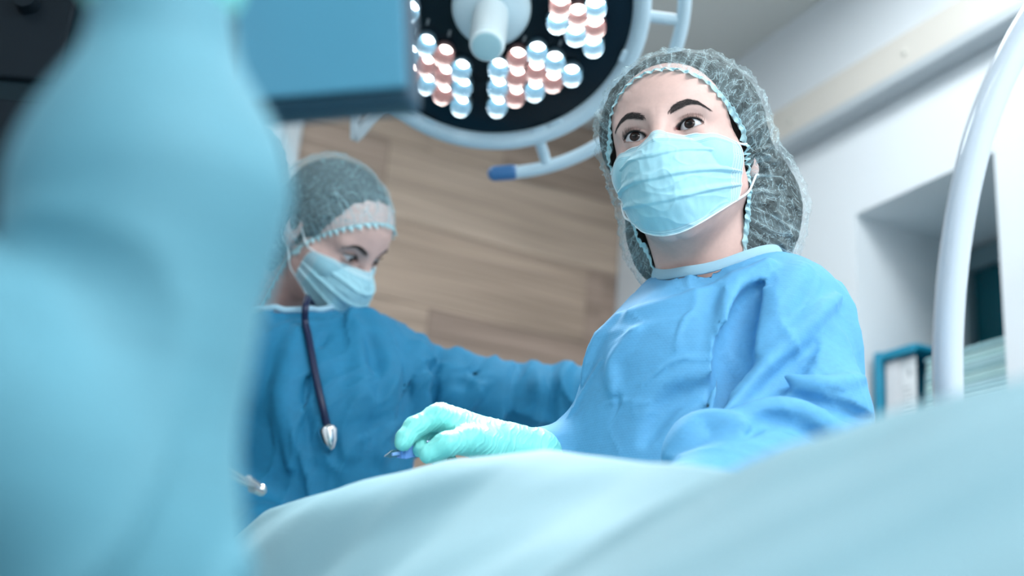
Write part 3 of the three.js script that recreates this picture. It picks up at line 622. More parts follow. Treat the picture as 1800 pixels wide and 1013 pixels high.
// ---------------------------------------------------------------- hair, cap and mask round that head
function hairField(droop, size = [0.082, 0.086, 0.101]) {
  const AX = [0, 0.41, -0.91];
  return (x, y, z) => {
    let d = ell(x, y, z, [0, 0.030, -0.014], size);
    d = smin(d, ell(x, y, z, [0, -0.045, -0.048], [0.080, 0.085, 0.062]), 0.04);
    for (const [c, r] of droop) d = smin(d, ell(x, y, z, c, r), 0.03);
    const front = -(0.41 * (y - 0.072) - 0.91 * (z - 0.066));     // the hairline
    d = smax(d, front, 0.012);
    d = smax(d, -(Math.max(Math.abs(x) - 0.058, 0) < 0.001 && y < -0.06 ? cap(x, y, z, [0, -0.06, 0.01], [0, -0.2, -0.02], 0.055, 0.054) : 1), 0.01);
    return d + 0.0016 * noise(x * 60, y * 22, z * 60) + 0.0012 * ridged(x * 190, y * 40, z * 190);
  };
}
function capShape(field, { puff, knots = [], wild = 1, bag = () => 0 }) {
  const A = nrm3([0, 0.41, -0.91]), E1 = [1, 0, 0], E2 = cross3(E1, A).map((v) => -v), C0 = [0, -0.02, -0.02], PHI = 115 * Math.PI / 180;
  const e2 = dot3(E2, [0, 1, 0]) > 0 ? E2 : E2.map((v) => -v);
  const dirAt = (th, ph) => nrm3(add3(add3([A[0] * Math.cos(ph), A[1] * Math.cos(ph), A[2] * Math.cos(ph)], E1, Math.sin(th) * Math.sin(ph)), e2, Math.cos(th) * Math.sin(ph)));
  const both = (x, y, z) => Math.min(headField(x, y, z), field(x, y, z));
  const reach = (dir, f) => { let t = 0.26; for (let i = 0; i < 60; i++) { const d = f(...add3(C0, dir, t)); if (d < 0.0004) break; t -= d * 0.7; if (t < 0.03) break; } return t; };
  const NT = 96, NP = 40, tab = [];
  for (let j = 0; j <= NP; j++) { const row = []; for (let i = 0; i < NT; i++) row.push(reach(dirAt(i / NT * 2 * Math.PI, Math.max(0.02, j / NP * PHI)), both)); tab.push(row); }
  // a soft bag: smooth the table so that cloth spans hollows
  for (let pass = 0; pass < 3; pass++) for (let j = 1; j < NP; j++) { const src = tab[j].slice(); for (let i = 0; i < NT; i++) tab[j][i] = Math.max(src[i], (src[(i + 1) % NT] + src[(i + NT - 1) % NT] + tab[j - 1][i] + tab[j + 1][i]) / 4); }
  const radius = (th, t) => {
    const u = ((th / (2 * Math.PI)) % 1 + 1) % 1 * NT, v = t * NP, i = Math.floor(u) % NT, j = Math.min(NP - 1, Math.floor(v)), fu = u - Math.floor(u), fv = v - j;
    return lerp(lerp(tab[j][i], tab[j][(i + 1) % NT], fu), lerp(tab[j + 1][i], tab[j + 1][(i + 1) % NT], fu), fv);
  };
  const point = (th, t) => {
    const dir = dirAt(th, Math.max(0.001, t * PHI)), rim = sstep(0.99, 0.86, t), P = add3(C0, dir, 0.1);
    const w = noise(P[0] * 12, P[1] * 12, P[2] * 12) * 1.4;
    let r = radius(th, t) + 0.0016 + (puff + bag(dir, t)) * rim;
    // gathers from the elastic, then loose crumples
    const wob = th * 1 + 0.05 * noise(Math.cos(th) * 5, Math.sin(th) * 5, t * 7);
    const gath = Math.sin(wob * 58 + 2 * w) * 0.5 + Math.sin(wob * 91 + 4) * 0.35;
    r += gath * 0.0016 * sstep(0.55, 0.97, t) * (0.6 + 0.4 * rim);
    const cr = Math.pow(clamp(ridged(P[0] * 34 + w, P[1] * 34, P[2] * 34), 0, 1), 3) + 0.6 * Math.pow(clamp(ridged(P[0] * 70, P[1] * 70 + w, P[2] * 70), 0, 1), 4);
    r += wild * 0.0042 * cr * rim;
    for (const [kt, kp, kr] of knots) {
      const dx = Math.atan2(Math.sin(th - kt), Math.cos(th - kt)), dy = (t - kp) * 1.9, q = Math.hypot(dx, dy), a = Math.atan2(dy, dx);
      r += 0.003 * Math.sin(a * 11 + 3 * q) * sstep(kr, kr * 0.2, q) * sstep(0.02, 0.10, q) + 0.006 * Math.exp(-((q / 0.07) ** 2));
    }
    return add3(C0, dir, r);
  };
  return { point, dirAt, PHI };
}
function capGeometries(shape) {
  const bag = sheet(420, 150, (u, v) => shape.point(u * 2 * Math.PI, v), { closed: true });
  // ruffled edge beyond the elastic
  const edge = sheet(900, 5, (u, v) => {
    const th = u * 2 * Math.PI, a = shape.point(th, 0.992), b = shape.point(th, 0.95), out = nrm3(sub3(a, b)), up = shape.dirAt(th, shape.PHI);
    const z = Math.asin(Math.sin(th * 60 + 0.8 * Math.sin(th * 9))) / 1.57, s = v * (0.0085 + 0.0012 * Math.sin(th * 23)) * (0.7 + 0.5 * z);
    return add3(add3(a, out, s - 0.002), up, 0.0006 + 0.0042 * z * v + 0.0015 * v);
  }, { closed: true });
  const band = sheet(420, 8, (u, v) => {
    const th = u * 2 * Math.PI, a = shape.point(th, 0.985 - 0.003 * Math.sin(v * 6.2832)), up = shape.dirAt(th, shape.PHI);
    return add3(a, up, 0.001 * Math.cos(v * 6.2832) + 0.0006 * Math.sin(th * 90));
  }, { closed: true });
  return { bag, edge, band };
}
const capAlpha = (sd, base, web) => canvasTex(2048, 1024, (c, w, h) => {
  seed = sd;
  const g = (v) => `rgb(${v},${v},${v})`;
  c.fillStyle = g(base); c.fillRect(0, 0, w, h);
  c.lineCap = 'round';
  for (let k = 0; k < web; k++) {           // loose fibres
    const x = rnd() * w, y = rnd() * h, a = rnd() * 6.283, L = range(8, 34), b = range(-12, 12), v = Math.round(base + (rnd() < 0.5 ? range(-40, 0) : range(20, 150)));
    c.strokeStyle = `rgba(${v},${v},${v},0.6)`; c.lineWidth = range(0.9, 2.2);
    c.beginPath(); c.moveTo(x, y); c.quadraticCurveTo(x + Math.cos(a) * L / 2 + b, y + Math.sin(a) * L / 2 - b, x + Math.cos(a) * L, y + Math.sin(a) * L); c.stroke();
  }
  for (let k = 0; k < 150; k++) {           // doubled cloth along the gathers, running up from the elastic (bottom of the canvas is v = 0)
    const x = (k + rnd()) / 150 * w, L = h * range(0.05, 0.30), v = Math.round(range(150, 235));
    const q = [range(-8, 8), range(-25, 25), range(-50, 50)], o = range(0.15, 0.55);
    for (const [w2, o2] of [[range(8, 22), 0.22], [range(1.2, 2.4), 0.55]]) {
      c.strokeStyle = `rgba(${v},${v},${v},${o * o2})`; c.lineWidth = w2;
      c.beginPath(); c.moveTo(x, 0); c.bezierCurveTo(x + q[0], L * 0.3, x + q[1], L * 0.6, x + q[2], L); c.stroke();
    }
  }
  for (let k = 0; k < 120; k++) {           // other creases
    const x = rnd() * w, y = rnd() * h * 0.9, a = rnd() * 6.283, L = range(50, 190), v = Math.round(range(140, 225));
    const q = [range(-15, 15), range(-25, 25)], o = range(0.1, 0.35);
    for (const [w2, o2] of [[range(10, 40), 0.25], [range(1, 2.2), 0.4]]) {
      c.strokeStyle = `rgba(${v},${v},${v},${o * o2})`; c.lineWidth = w2;
      c.beginPath(); c.moveTo(x, y); c.bezierCurveTo(x + Math.cos(a) * L * 0.3 + q[0], y + Math.sin(a) * L * 0.3, x + Math.cos(a) * L * 0.6, y + Math.sin(a) * L * 0.6 + q[1], x + Math.cos(a) * L, y + Math.sin(a) * L); c.stroke();
    }
  }
}, false);
const capMat = (alpha, color) => std(color, 0.7, { transparent: true, alphaMap: alpha, side: THREE.DoubleSide, }); 

// pleated mask: u from the wearer's right to left, v from the top edge down
function maskPoint(u, v, pleat = 1) {
  const seq = (l, t) => { const f = t * (l.length - 1), i = Math.min(l.length - 2, Math.floor(f)), s = f - i, a = l[Math.max(0, i - 1)], b = l[i], c = l[i + 1], d = l[Math.min(l.length - 1, i + 2)];
    return b.map((_, k) => 0.5 * (2 * b[k] + (c[k] - a[k]) * s + (2 * a[k] - 5 * b[k] + 4 * c[k] - d[k]) * s * s + (3 * b[k] - a[k] - 3 * c[k] + d[k]) * s * s * s)); };
  const [yc, zc] = seq([[-0.0075, 0.1015], [-0.035, 0.1215], [-0.066, 0.122], [-0.095, 0.112], [-0.119, 0.087]], v);
  const [xs, ys, zs] = seq([[0.0665, -0.017, 0.040], [0.0675, -0.026, 0.033], [0.067, -0.046, 0.028], [0.064, -0.062, 0.026], [0.060, -0.076, 0.026]], v);
  const a = Math.abs(u), s = Math.sign(u), pz = lerp(1.15, 2.3, sstep(0, 0.45, v));
  let x = s * xs * Math.pow(a, 0.92), y = lerp(yc, ys, Math.pow(a, lerp(0.75, 1.9, sstep(0, 0.5, v)))), z = lerp(zc, zs, Math.pow(a, pz));
  let lift = 0.0;
  for (const [vp, amp] of [[0.30, 0.0042], [0.50, 0.0048], [0.70, 0.004]]) {
    const q = (v - vp - 0.03 * Math.sin(a * 2) * (vp - 0.5) * 3) / 0.075;
    if (q > -1 && q < 1.5) lift += pleat * amp * (q < 0 ? sstep(-1, -0.1, q) : sstep(0.28, 0.0, q)) * (0.35 + 0.65 * a);
  }
  lift += 0.0022 * noise(u * 3.2 + 3, v * 3.1, 5) + 0.0011 * Math.pow(clamp(ridged(u * 3 + v * 2.2, v * 5.0 - u, 2), 0, 1), 4) + 0.0008 * noise(u * 11, v * 9, 8);
  const nn = nrm3([x * 1.0, (v - 0.45) * -0.03, z]);
  let p = add3([x, y, z], nn, lift);
  for (let i = 0; i < 3; i++) { const d = headField(...p); if (d < 0.0016) p = add3(p, gradient(headField, ...p, 0.012), (0.0016 - d)); }
  return p;
}
const MASK = (() => {
  const g = sheet(170, 130, (u, v) => maskPoint(u * 2 - 1, v));
  const rimPts = []; for (let i = 0; i <= 60; i++) rimPts.push(maskPoint(i / 30 - 1, 0, 0));
  return g;
})();
const MASK_EDGES = (() => {
  const list = [];
  const strip = (f, n) => { const pts = []; for (let i = 0; i <= n; i++) pts.push(f(i / n)); list.push(tube(pts, 0.0007, n * 2, 6)); };
  strip((t) => maskPoint(t * 2 - 1, 0), 40); strip((t) => maskPoint(t * 2 - 1, 1), 40);
  for (const s of [-1, 1]) strip((t) => add3(maskPoint(s, t), [s * 0.0004, 0, 0.0004]), 24);
  return mergeGeometries(list);
})();
const maskTex = canvasTex(1024, 512, (c, w, h) => {
  seed = 77;
  c.fillStyle = '#a9dcea'; c.fillRect(0, 0, w, h);
  for (let k = 0; k < 6000; k++) { const x = rnd() * w, y = rnd() * h, a = rnd() * 6.28, v = rnd() < 0.5 ? '255,255,255' : '120,190,215'; c.strokeStyle = `rgba(${v},0.07)`; c.lineWidth = 1.5; c.beginPath(); c.moveTo(x, y); c.lineTo(x + Math.cos(a) * 16, y + Math.sin(a) * 16); c.stroke(); }
  const dash = (x0, y0, x1, y1) => { c.beginPath(); c.moveTo(x0, y0); c.lineTo(x1, y1); c.stroke(); };
  c.fillStyle = 'rgba(235,247,250,0.45)'; c.fillRect(0, 0, w, h * 0.115); c.fillRect(0, h * 0.935, w, h * 0.065); c.fillRect(0, 0, w * 0.045, h); c.fillRect(w * 0.955, 0, w * 0.045, h);
  c.strokeStyle = 'rgba(70,130,165,0.75)'; c.setLineDash([5, 4]); c.lineWidth = 2.6;
  for (const y of [0.045, 0.125, 0.15, 0.94, 0.965]) dash(w * 0.01, h * y, w * 0.99, h * y);
  for (const x of [0.012, 0.024, 0.036, 0.964, 0.976, 0.988]) dash(w * x, h * 0.02, w * x, h * 0.98);
});
maskTex.flipY = false;
const MASKMAT = std(0xffffff, 0.75, { map: maskTex, side: THREE.DoubleSide, transmission: 0.12, bumpMap: FINE.clone(), bumpScale: 0.0002, sheen: 0.3, sheenColor: lin(0.6, 0.8, 0.85) });
MASKMAT.bumpMap.repeat.set(14, 9);
const WHITE_CORD = std(lin(0.80, 0.87, 0.90), 0.7);
const PALE_TEAL = std(lin(0.50, 0.77, 0.83), 0.7, { side: THREE.DoubleSide, transmission: 0.25 });
function earLoops() {
  const list = [];
  for (const s of [-1, 1]) {
    const a = maskPoint(s, 0.04), b = maskPoint(s, 0.97);
    list.push(tube([a, add3(a, [s * 0.006, 0.001, -0.012]), [s * 0.0765, -0.006, 0.008], [s * 0.079, 0.008, -0.012], [s * 0.078, -0.006, -0.034]], 0.0013, 40, 8));
    list.push(tube([b, add3(b, [s * 0.010, 0.010, -0.012]), [s * 0.079, -0.042, -0.004], [s * 0.078, -0.034, -0.028], [s * 0.077, -0.008, -0.034]], 0.0013, 40, 8));
  }
  return mergeGeometries(list);
}
const LOOPS = earLoops();
// puts the face's loose parts on a figure; m is the head's matrix in the figure's own axes
function dressHead(fig, m, { gaze = [0, 0], capKit, capMaterial, hairGeo }) {
  const put = (name, geo, mat, parent = fig) => { const o = add(name, geo, mat, parent); if (parent === fig) o.applyMatrix4(m); return o; };
  for (const s of [-1, 1]) {
    const e = add('eye', EYEBALL, eyeMat, fig);
    const l = new THREE.Matrix4().makeRotationFromEuler(new THREE.Euler(gaze[1], gaze[0], 0, 'YXZ')).setPosition(s * EYE[0], EYE[1], EYE[2]);
    e.applyMatrix4(new THREE.Matrix4().multiplyMatrices(m, l));
    put('eyebrow', BROWS[s > 0 ? 0 : 1], browMat); put('eyelashes', LASHES[s > 0 ? 0 : 1], lashMat);
  }
  put('hair', hairGeo, hairMat);
  const c = put('bouffant_cap', capKit.bag, capMaterial);
  put('ruffled_edge', capKit.edge, PALE_TEAL, c); put('elastic_band', capKit.band, PALE_TEAL, c);
  const k = put('face_mask', MASK, MASKMAT);
  put('edge_binding', MASK_EDGES, WHITE_CORD, k); put('ear_loops', LOOPS, WHITE_CORD, k);
}
const headMatrix = (pos, yaw, pitch, roll, s = 1) => new THREE.Matrix4().compose(V(pos), new THREE.Quaternion().setFromEuler(new THREE.Euler(pitch * Math.PI / 180, yaw * Math.PI / 180, roll * Math.PI / 180, 'YXZ')), new THREE.Vector3(s, s, s));

// ---------------------------------------------------------------- figures: their own axes follow the lens's heading, origin on the floor under them
function figure(at0) { const [x, z] = at0, c = Math.cos(TURN), s = Math.sin(TURN); return group('person', [c * x + s * z, 0, -s * x + c * z], TURN); }
const LADY0 = [0.24, -1.33];
const lady = tag(figure(LADY0), 'woman in blue gown, bouffant cap and mask looking up, gloved hand holding a scalpel', 'person');
const toFig = (o) => new THREE.Matrix4().makeTranslation(-o[0], 0, -o[1]);
const ladyHead = headMatrix([0.1806, 1.5352, -1.2295], -25.5, 8.1, 6.4);
{
  const m = new THREE.Matrix4().multiplyMatrices(toFig(LADY0), ladyHead);
  const droop = [[[0.03, -0.052, -0.085], [0.082, 0.088, 0.068]], [[-0.03, -0.085, -0.05], [0.058, 0.06, 0.05]], [[0.04, -0.095, -0.06], [0.05, 0.05, 0.05]]];
  const hf = hairField(droop, [0.096, 0.091, 0.105]);
  seed = 11;
  const hairGeo = meshField(hf, [-0.13, -0.18, -0.18], [0.14, 0.14, 0.1], 0.003);
  const shape = capShape(hf, { puff: 0.003, knots: [[1.45, 0.93, 0.55]], wild: 1.1, bag: (d) => 0.002 * Math.max(0, -d[0]) + 0.002 * Math.max(0, d[0]) - 0.004 * Math.max(0, d[1]) });
  dressHead(lady, m, { gaze: [0.1, -0.12], capKit: capGeometries(shape), capMaterial: capMat(capAlpha(5, 26, 26000), lin(0.66, 0.84, 0.88)), hairGeo });
  const g = HEAD.clone(); g.applyMatrix4(m);
  add('body', g, SKIN, lady);
}

// ---------------------------------------------------------------- gowns
const gownMat = (c) => std(c, 0.72, { bumpMap: CLOTH, bumpScale: 0.00016, map: WEB, sheen: 0.35, sheenColor: lin(0.35, 0.55, 0.7), sheenRoughness: 0.6 });
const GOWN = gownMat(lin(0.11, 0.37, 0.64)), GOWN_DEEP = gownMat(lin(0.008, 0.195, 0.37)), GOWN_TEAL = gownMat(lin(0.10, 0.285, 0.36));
const BINDING = std(lin(0.42, 0.66, 0.80), 0.7, { bumpMap: CLOTH, bumpScale: 0.0003 });
// folds: [kind, radius, smoothness, points]; ridges are added to a field, creases are cut from it; points lie near the surface
function folded(base, folds) {
  const done = folds.map(([kind, r, k, pts, lift = 0]) => {
    const c = curve(pts.map((p) => snap(base, p, lift))), n = pts.length * 5, q = [];
    for (let i = 0; i <= n; i++) { const p = c.getPoint(i / n).toArray(), t = i / n; q.push([...p, r * Math.pow(Math.sin(Math.PI * clamp(t * 0.94 + 0.03, 0, 1)), 0.6)]); }
    const lo = [0, 1, 2].map((a) => Math.min(...q.map((v) => v[a])) - r - k), hi = [0, 1, 2].map((a) => Math.max(...q.map((v) => v[a])) + r + k);
    return { kind, k, q, lo, hi };
  });
  return (x, y, z) => {
    let d = base(x, y, z);
    if (d > 0.09 || d < -0.09) return d;
    for (const f of done) {
      if (x < f.lo[0] || x > f.hi[0] || y < f.lo[1] || y > f.hi[1] || z < f.lo[2] || z > f.hi[2]) continue;
      let e = 1;
      for (let i = 0; i < f.q.length - 1; i++) { const a = f.q[i], b = f.q[i + 1], v = cap(x, y, z, a, b, a[3], b[3]); if (v < e) e = v; }
      d = f.kind > 0 ? smin(d, e, f.k) : smax(d, -e, f.k);
    }
    return d;
  };
}
const around = (cx, cz) => (x, y, z) => [Math.atan2(x - cx, z - cz) * 0.16, y];
const under = (joints, r) => bones(joints.map(([a, b, r1, r2, k]) => [a, b, Math.max(0.02, r1 - r), Math.max(0.02, r2 - r), k]));
{
  const SL = [0.2957,1.3418,-1.2403], SR = [0.2291,1.3444,-1.3667], N = [0.2409,1.4163,-1.3094], EL = [0.3171,1.2278,-1.1852], ER = [0.1369,1.2074,-1.3516], CH = [0.2519,1.3095,-1.3154], PV = [0.28, 0.93, -1.38];
  const WL = [0.1835,1.0986,-1.0612], WR = [0.0245,1.178,-1.2559];
  const arms = [
    [SL, EL, 0.064, 0.054, 0.045], [EL, WL, 0.054, 0.048, 0.03],
    [SR, ER, 0.062, 0.054, 0.05], [ER, WR, 0.044, 0.026, 0.03],
  ];
  const torso = [
    [SR, SL, 0.054, 0.058, 0.05], [add3(N, [0, -0.03, 0]), CH, 0.060, 0.122, 0.05],
    [CH, PV, 0.12, 0.12, 0.08],
    [[0.173,1.2809,-1.2619], [0.1455,1.1724,-1.3003], 0.078, 0.082, 0.06],
    [[0.2198,1.2755,-1.2267], [0.1976,1.1527,-1.233], 0.062, 0.08, 0.06],
    [PV, [0.28, 0.5, -1.38], 0.125, 0.14, 0.08],
  ];
  const base = bones([...torso, ...arms]);
  const F = folded(base, [
    // the deep fold between chest and sleeve
    [1, 0.009, 0.014, [[0.2703,1.3883,-1.1815], [0.2398,1.3527,-1.1834], [0.2226,1.3112,-1.1769], [0.2168,1.2662,-1.1716], [0.2062,1.2005,-1.1737]], 0.004],
    [-1, 0.022, 0.006, [[0.2641,1.3632,-1.1797], [0.2488,1.3357,-1.1682], [0.2321,1.2895,-1.1634], [0.226,1.2346,-1.1616], [0.214,1.1835,-1.1585]], -0.003],
    [1, 0.012, 0.022, [[0.3059,1.3843,-1.1829], [0.2794,1.3382,-1.1673], [0.2585,1.2859,-1.1434]]],
    // sleeve: long sharp folds sweeping down to the elbow crook
    [1, 0.009, 0.014, [[0.3417,1.3583,-1.1815], [0.3094,1.3234,-1.1514], [0.2626,1.2805,-1.1241], [0.222,1.2453,-1.1154], [0.2077,1.2104,-1.1171]], 0.005],
    [-1, 0.013, 0.010, [[0.3121,1.2957,-1.14], [0.2729,1.2627,-1.1198], [0.2379,1.2284,-1.1108], [0.222,1.1989,-1.1106]], 0.002],
    [-1, 0.012, 0.005, [[0.3559,1.2247,-1.1651], [0.313,1.2204,-1.1242], [0.2762,1.2305,-1.11], [0.2507,1.2388,-1.1071]]],
    [1, 0.008, 0.012, [[0.3564,1.2626,-1.1517], [0.3159,1.2489,-1.1141], [0.293,1.2563,-1.1009], [0.2669,1.2712,-1.0956]], 0.004],
    [1, 0.009, 0.014, [[0.332,1.2012,-1.1522], [0.2812,1.2064,-1.108], [0.2407,1.2058,-1.0976], [0.2115,1.1783,-1.0967]], 0.003],
    [-1, 0.010, 0.006, [[0.319,1.1874,-1.1465], [0.2749,1.1867,-1.1043], [0.246,1.1812,-1.0957], [0.2252,1.1553,-1.0836]]],
    [1, 0.006, 0.012, [[0.3561,1.3871,-1.2137], [0.3607,1.3286,-1.192], [0.3679,1.2785,-1.1885]], 0.002],
    // bunched cuff
    [1, 0.020, 0.016, [[0.1385,1.1572,-1.1042], [0.1631,1.1804,-1.0959], [0.1952,1.181,-1.0957], [0.2271,1.1585,-1.0931]], 0.006],
    [-1, 0.010, 0.008, [[0.1371,1.1739,-1.1194], [0.1622,1.1965,-1.1114], [0.1987,1.1937,-1.1018]]],
    // chest
    [1, 0.004, 0.02, [[0.1603,1.3007,-1.2443], [0.1931,1.3235,-1.2044], [0.2409,1.3647,-1.1898]], 0.0006],
    [1, 0.006, 0.012, [[0.0776,1.2675,-1.256], [0.0984,1.2985,-1.2451], [0.1268,1.3272,-1.2349]], 0.002],
    [1, 0.0016, 0.003, [[0.0933,1.2332,-1.2152], [0.1375,1.2278,-1.1852], [0.1978,1.229,-1.1636]], 0.0006],
    [1, 0.0018, 0.004, [[0.1878,1.2776,-1.1994], [0.1887,1.3002,-1.1914], [0.1942,1.3175,-1.1853]], 0.0006],
    [1, 0.0020, 0.004, [[0.1637,1.2474,-1.2101], [0.1868,1.2691,-1.1918], [0.218,1.2746,-1.1793]], 0.0006],
    [-1, 0.0030, 0.004, [[0.1317,1.2053,-1.225], [0.1353,1.231,-1.2159], [0.1264,1.2639,-1.2149]], 0.001],
    [1, 0.0024, 0.005, [[0.0804,1.2238,-1.2715], [0.0894,1.2513,-1.2512], [0.1134,1.2796,-1.2305]], 0.0008],
    [1, 0.0030, 0.006, [[0.1726,1.3872,-1.2243], [0.2029,1.3774,-1.2171], [0.2592,1.3897,-1.1916]], 0.001],
    [1, 0.0030, 0.006, [[0.319,1.374,-1.1865], [0.3028,1.329,-1.1706], [0.2917,1.2944,-1.1617]], 0.001],
    [-1, 0.010, 0.014, [[0.2061,1.2434,-1.1797], [0.1786,1.2246,-1.1864], [0.15,1.1878,-1.1782]]],
    [1, 0.004, 0.016, [[0.1222,1.244,-1.2113], [0.1176,1.2745,-1.2111], [0.1424,1.2993,-1.2024]], 0.0004],
  ]);
  const wr = (x, y, z) => {
    const d = F(x, y, z);
    if (Math.abs(d) > 0.03) return d;
    const w = noise(x * 7, y * 7, z * 7);
    return d - 0.0022 * Math.pow(clamp(ridged(x * 9 + w, y * 5 - x * 4, z * 9 + w), 0, 1), 4) - 0.0008 * Math.pow(clamp(ridged(x * 24 + w * 2, y * 15 + x * 8, z * 24), 0, 1), 5) - 0.001 * w;
  };
  // neck hole and hem
  const NK = [0.2266,1.4378,-1.2615], nd = nrm3([-0.14, 0.95, 0.26]), NR = 0.070;
  const gown = (x, y, z) => {
    let d = wr(x, y, z);
    d = smax(d, -cap(x, y, z, add3(NK, nd, -0.03), add3(NK, nd, 0.3), NR, NR + 0.03), 0.008);
    return smax(d, 0.44 - y, 0.01);
  };
  const shift = (g) => g.translate(-LADY0[0], 0, -LADY0[1]);
  const g = shift(meshField(gown, [-0.05, 0.42, -1.68], [0.62, 1.5, -0.98], 0.0045, { uv: around(0.27, -1.37) }));
  const go = add('surgical_gown', g, GOWN, lady);
  // collar binding round the neck
  {
    const pts = [], e1 = nrm3(cross3(nd, [0, 0, 1])), e2 = cross3(nd, e1);
    for (let i = 0; i <= 48; i++) {
      const a = i / 48 * 2 * Math.PI, dir = add3([e1[0] * Math.cos(a), e1[1] * Math.cos(a), e1[2] * Math.cos(a)], e2, Math.sin(a));
      let t = 0.12, p; for (let k = 0; k < 60; k++) { p = add3(add3(NK, nd, t), dir, NR + 0.004 + (t + 0.03) * 0.09); const d = wr(...p); if (d < 0.0003 || t < -0.06) break; t -= d * 0.7; }
      pts.push(p);
    }
    for (let pass = 0; pass < 4; pass++) for (let i = 0; i < 48; i++) { const q = mix3(pts[(i + 47) % 48], pts[(i + 1) % 48], 0.5); pts[i] = mix3(pts[i], q, 0.5); if (!i) pts[48] = pts[0]; }
    const c0 = NK;
    const ring = sheet(140, 10, (u, v) => {
      const f = u * 48, i = Math.min(47, Math.floor(f)), p = mix3(pts[i], pts[i + 1], f - i), rel = sub3(p, c0), out = nrm3(add3(rel, nd, -dot3(rel, nd))), a = v * 2 * Math.PI;
      return add3(add3(p, nd, 0.006 * Math.cos(a) + 0.003), out, 0.002 * Math.sin(a) - 0.001 - 0.002 * Math.cos(a));
    }, { closed: true });
    add('collar_binding', shift(ring), BINDING, go);
  }
  // the body under the gown, one skin with the head
  const m = new THREE.Matrix4().multiplyMatrices(toFig(LADY0), ladyHead);
  const core = shift(meshField(under([
    [SR, SL, 0.045, 0.045, 0.05], [add3(N, [0, -0.04, 0]), CH, 0.07, 0.11, 0.06], [CH, PV, 0.115, 0.125, 0.06], [SL, EL, 0.05, 0.045], [EL, WL, 0.045, 0.032], [SR, ER, 0.05, 0.045], [ER, WR, 0.042, 0.03],
    [add3(PV, [-0.08, 0, 0.02]), [0.19, 0.5, -1.36], 0.09, 0.065], [[0.19, 0.5, -1.36], [0.19, 0.1, -1.38], 0.062, 0.05], [add3(PV, [0.08, 0, -0.02]), [0.35, 0.5, -1.38], 0.09, 0.065], [[0.35, 0.5, -1.38], [0.35, 0.1, -1.4], 0.062, 0.05],
    [[0.19, 0.06, -1.38], [0.16, 0.05, -1.25], 0.045, 0.045], [[0.35, 0.06, -1.4], [0.35, 0.05, -1.27], 0.045, 0.045],
  ], 0.012), [-0.05, 0, -1.7], [0.62, 1.5, -0.9], 0.012, { color: () => [0.7, 0.455, 0.40] }));
  const body = lady.getObjectByName('body');
  body.geometry = mergeGeometries([body.geometry, core]);
}

// ---------------------------------------------------------------- gloves
const GLOVE = std(lin(0.20, 0.66, 0.61), 0.45, { bumpMap: FINE.clone(), bumpScale: 0.00015, sheen: 0.2, sheenColor: lin(0.7, 1, 0.95) });
GLOVE.bumpMap.repeat.set(80, 80);
function gloveField(bonesList, axis, creases = 1) {
  const f = bones(bonesList);
  const s = nrm3(cross3(axis, [0.1, 0.2, 1])), w = cross3(axis, s);
  return (x, y, z) => {
    const d = f(x, y, z);
    if (Math.abs(d) > 0.006) return d;
    const p = [x, y, z], a = dot3(p, axis), b = dot3(p, s), c = dot3(p, w), q = noise(b * 60, c * 60, a * 40);
    const r1 = Math.pow(clamp(ridged(a * 150 + q * 0.9 + b * 40, b * 18, c * 18), 0, 1), 4), r2 = Math.pow(clamp(ridged(a * 230 + q * 2 - c * 60, b * 60, c * 60), 0, 1), 4);
    return d - creases * (0.0007 * r1 + 0.00035 * r2);
  };
}
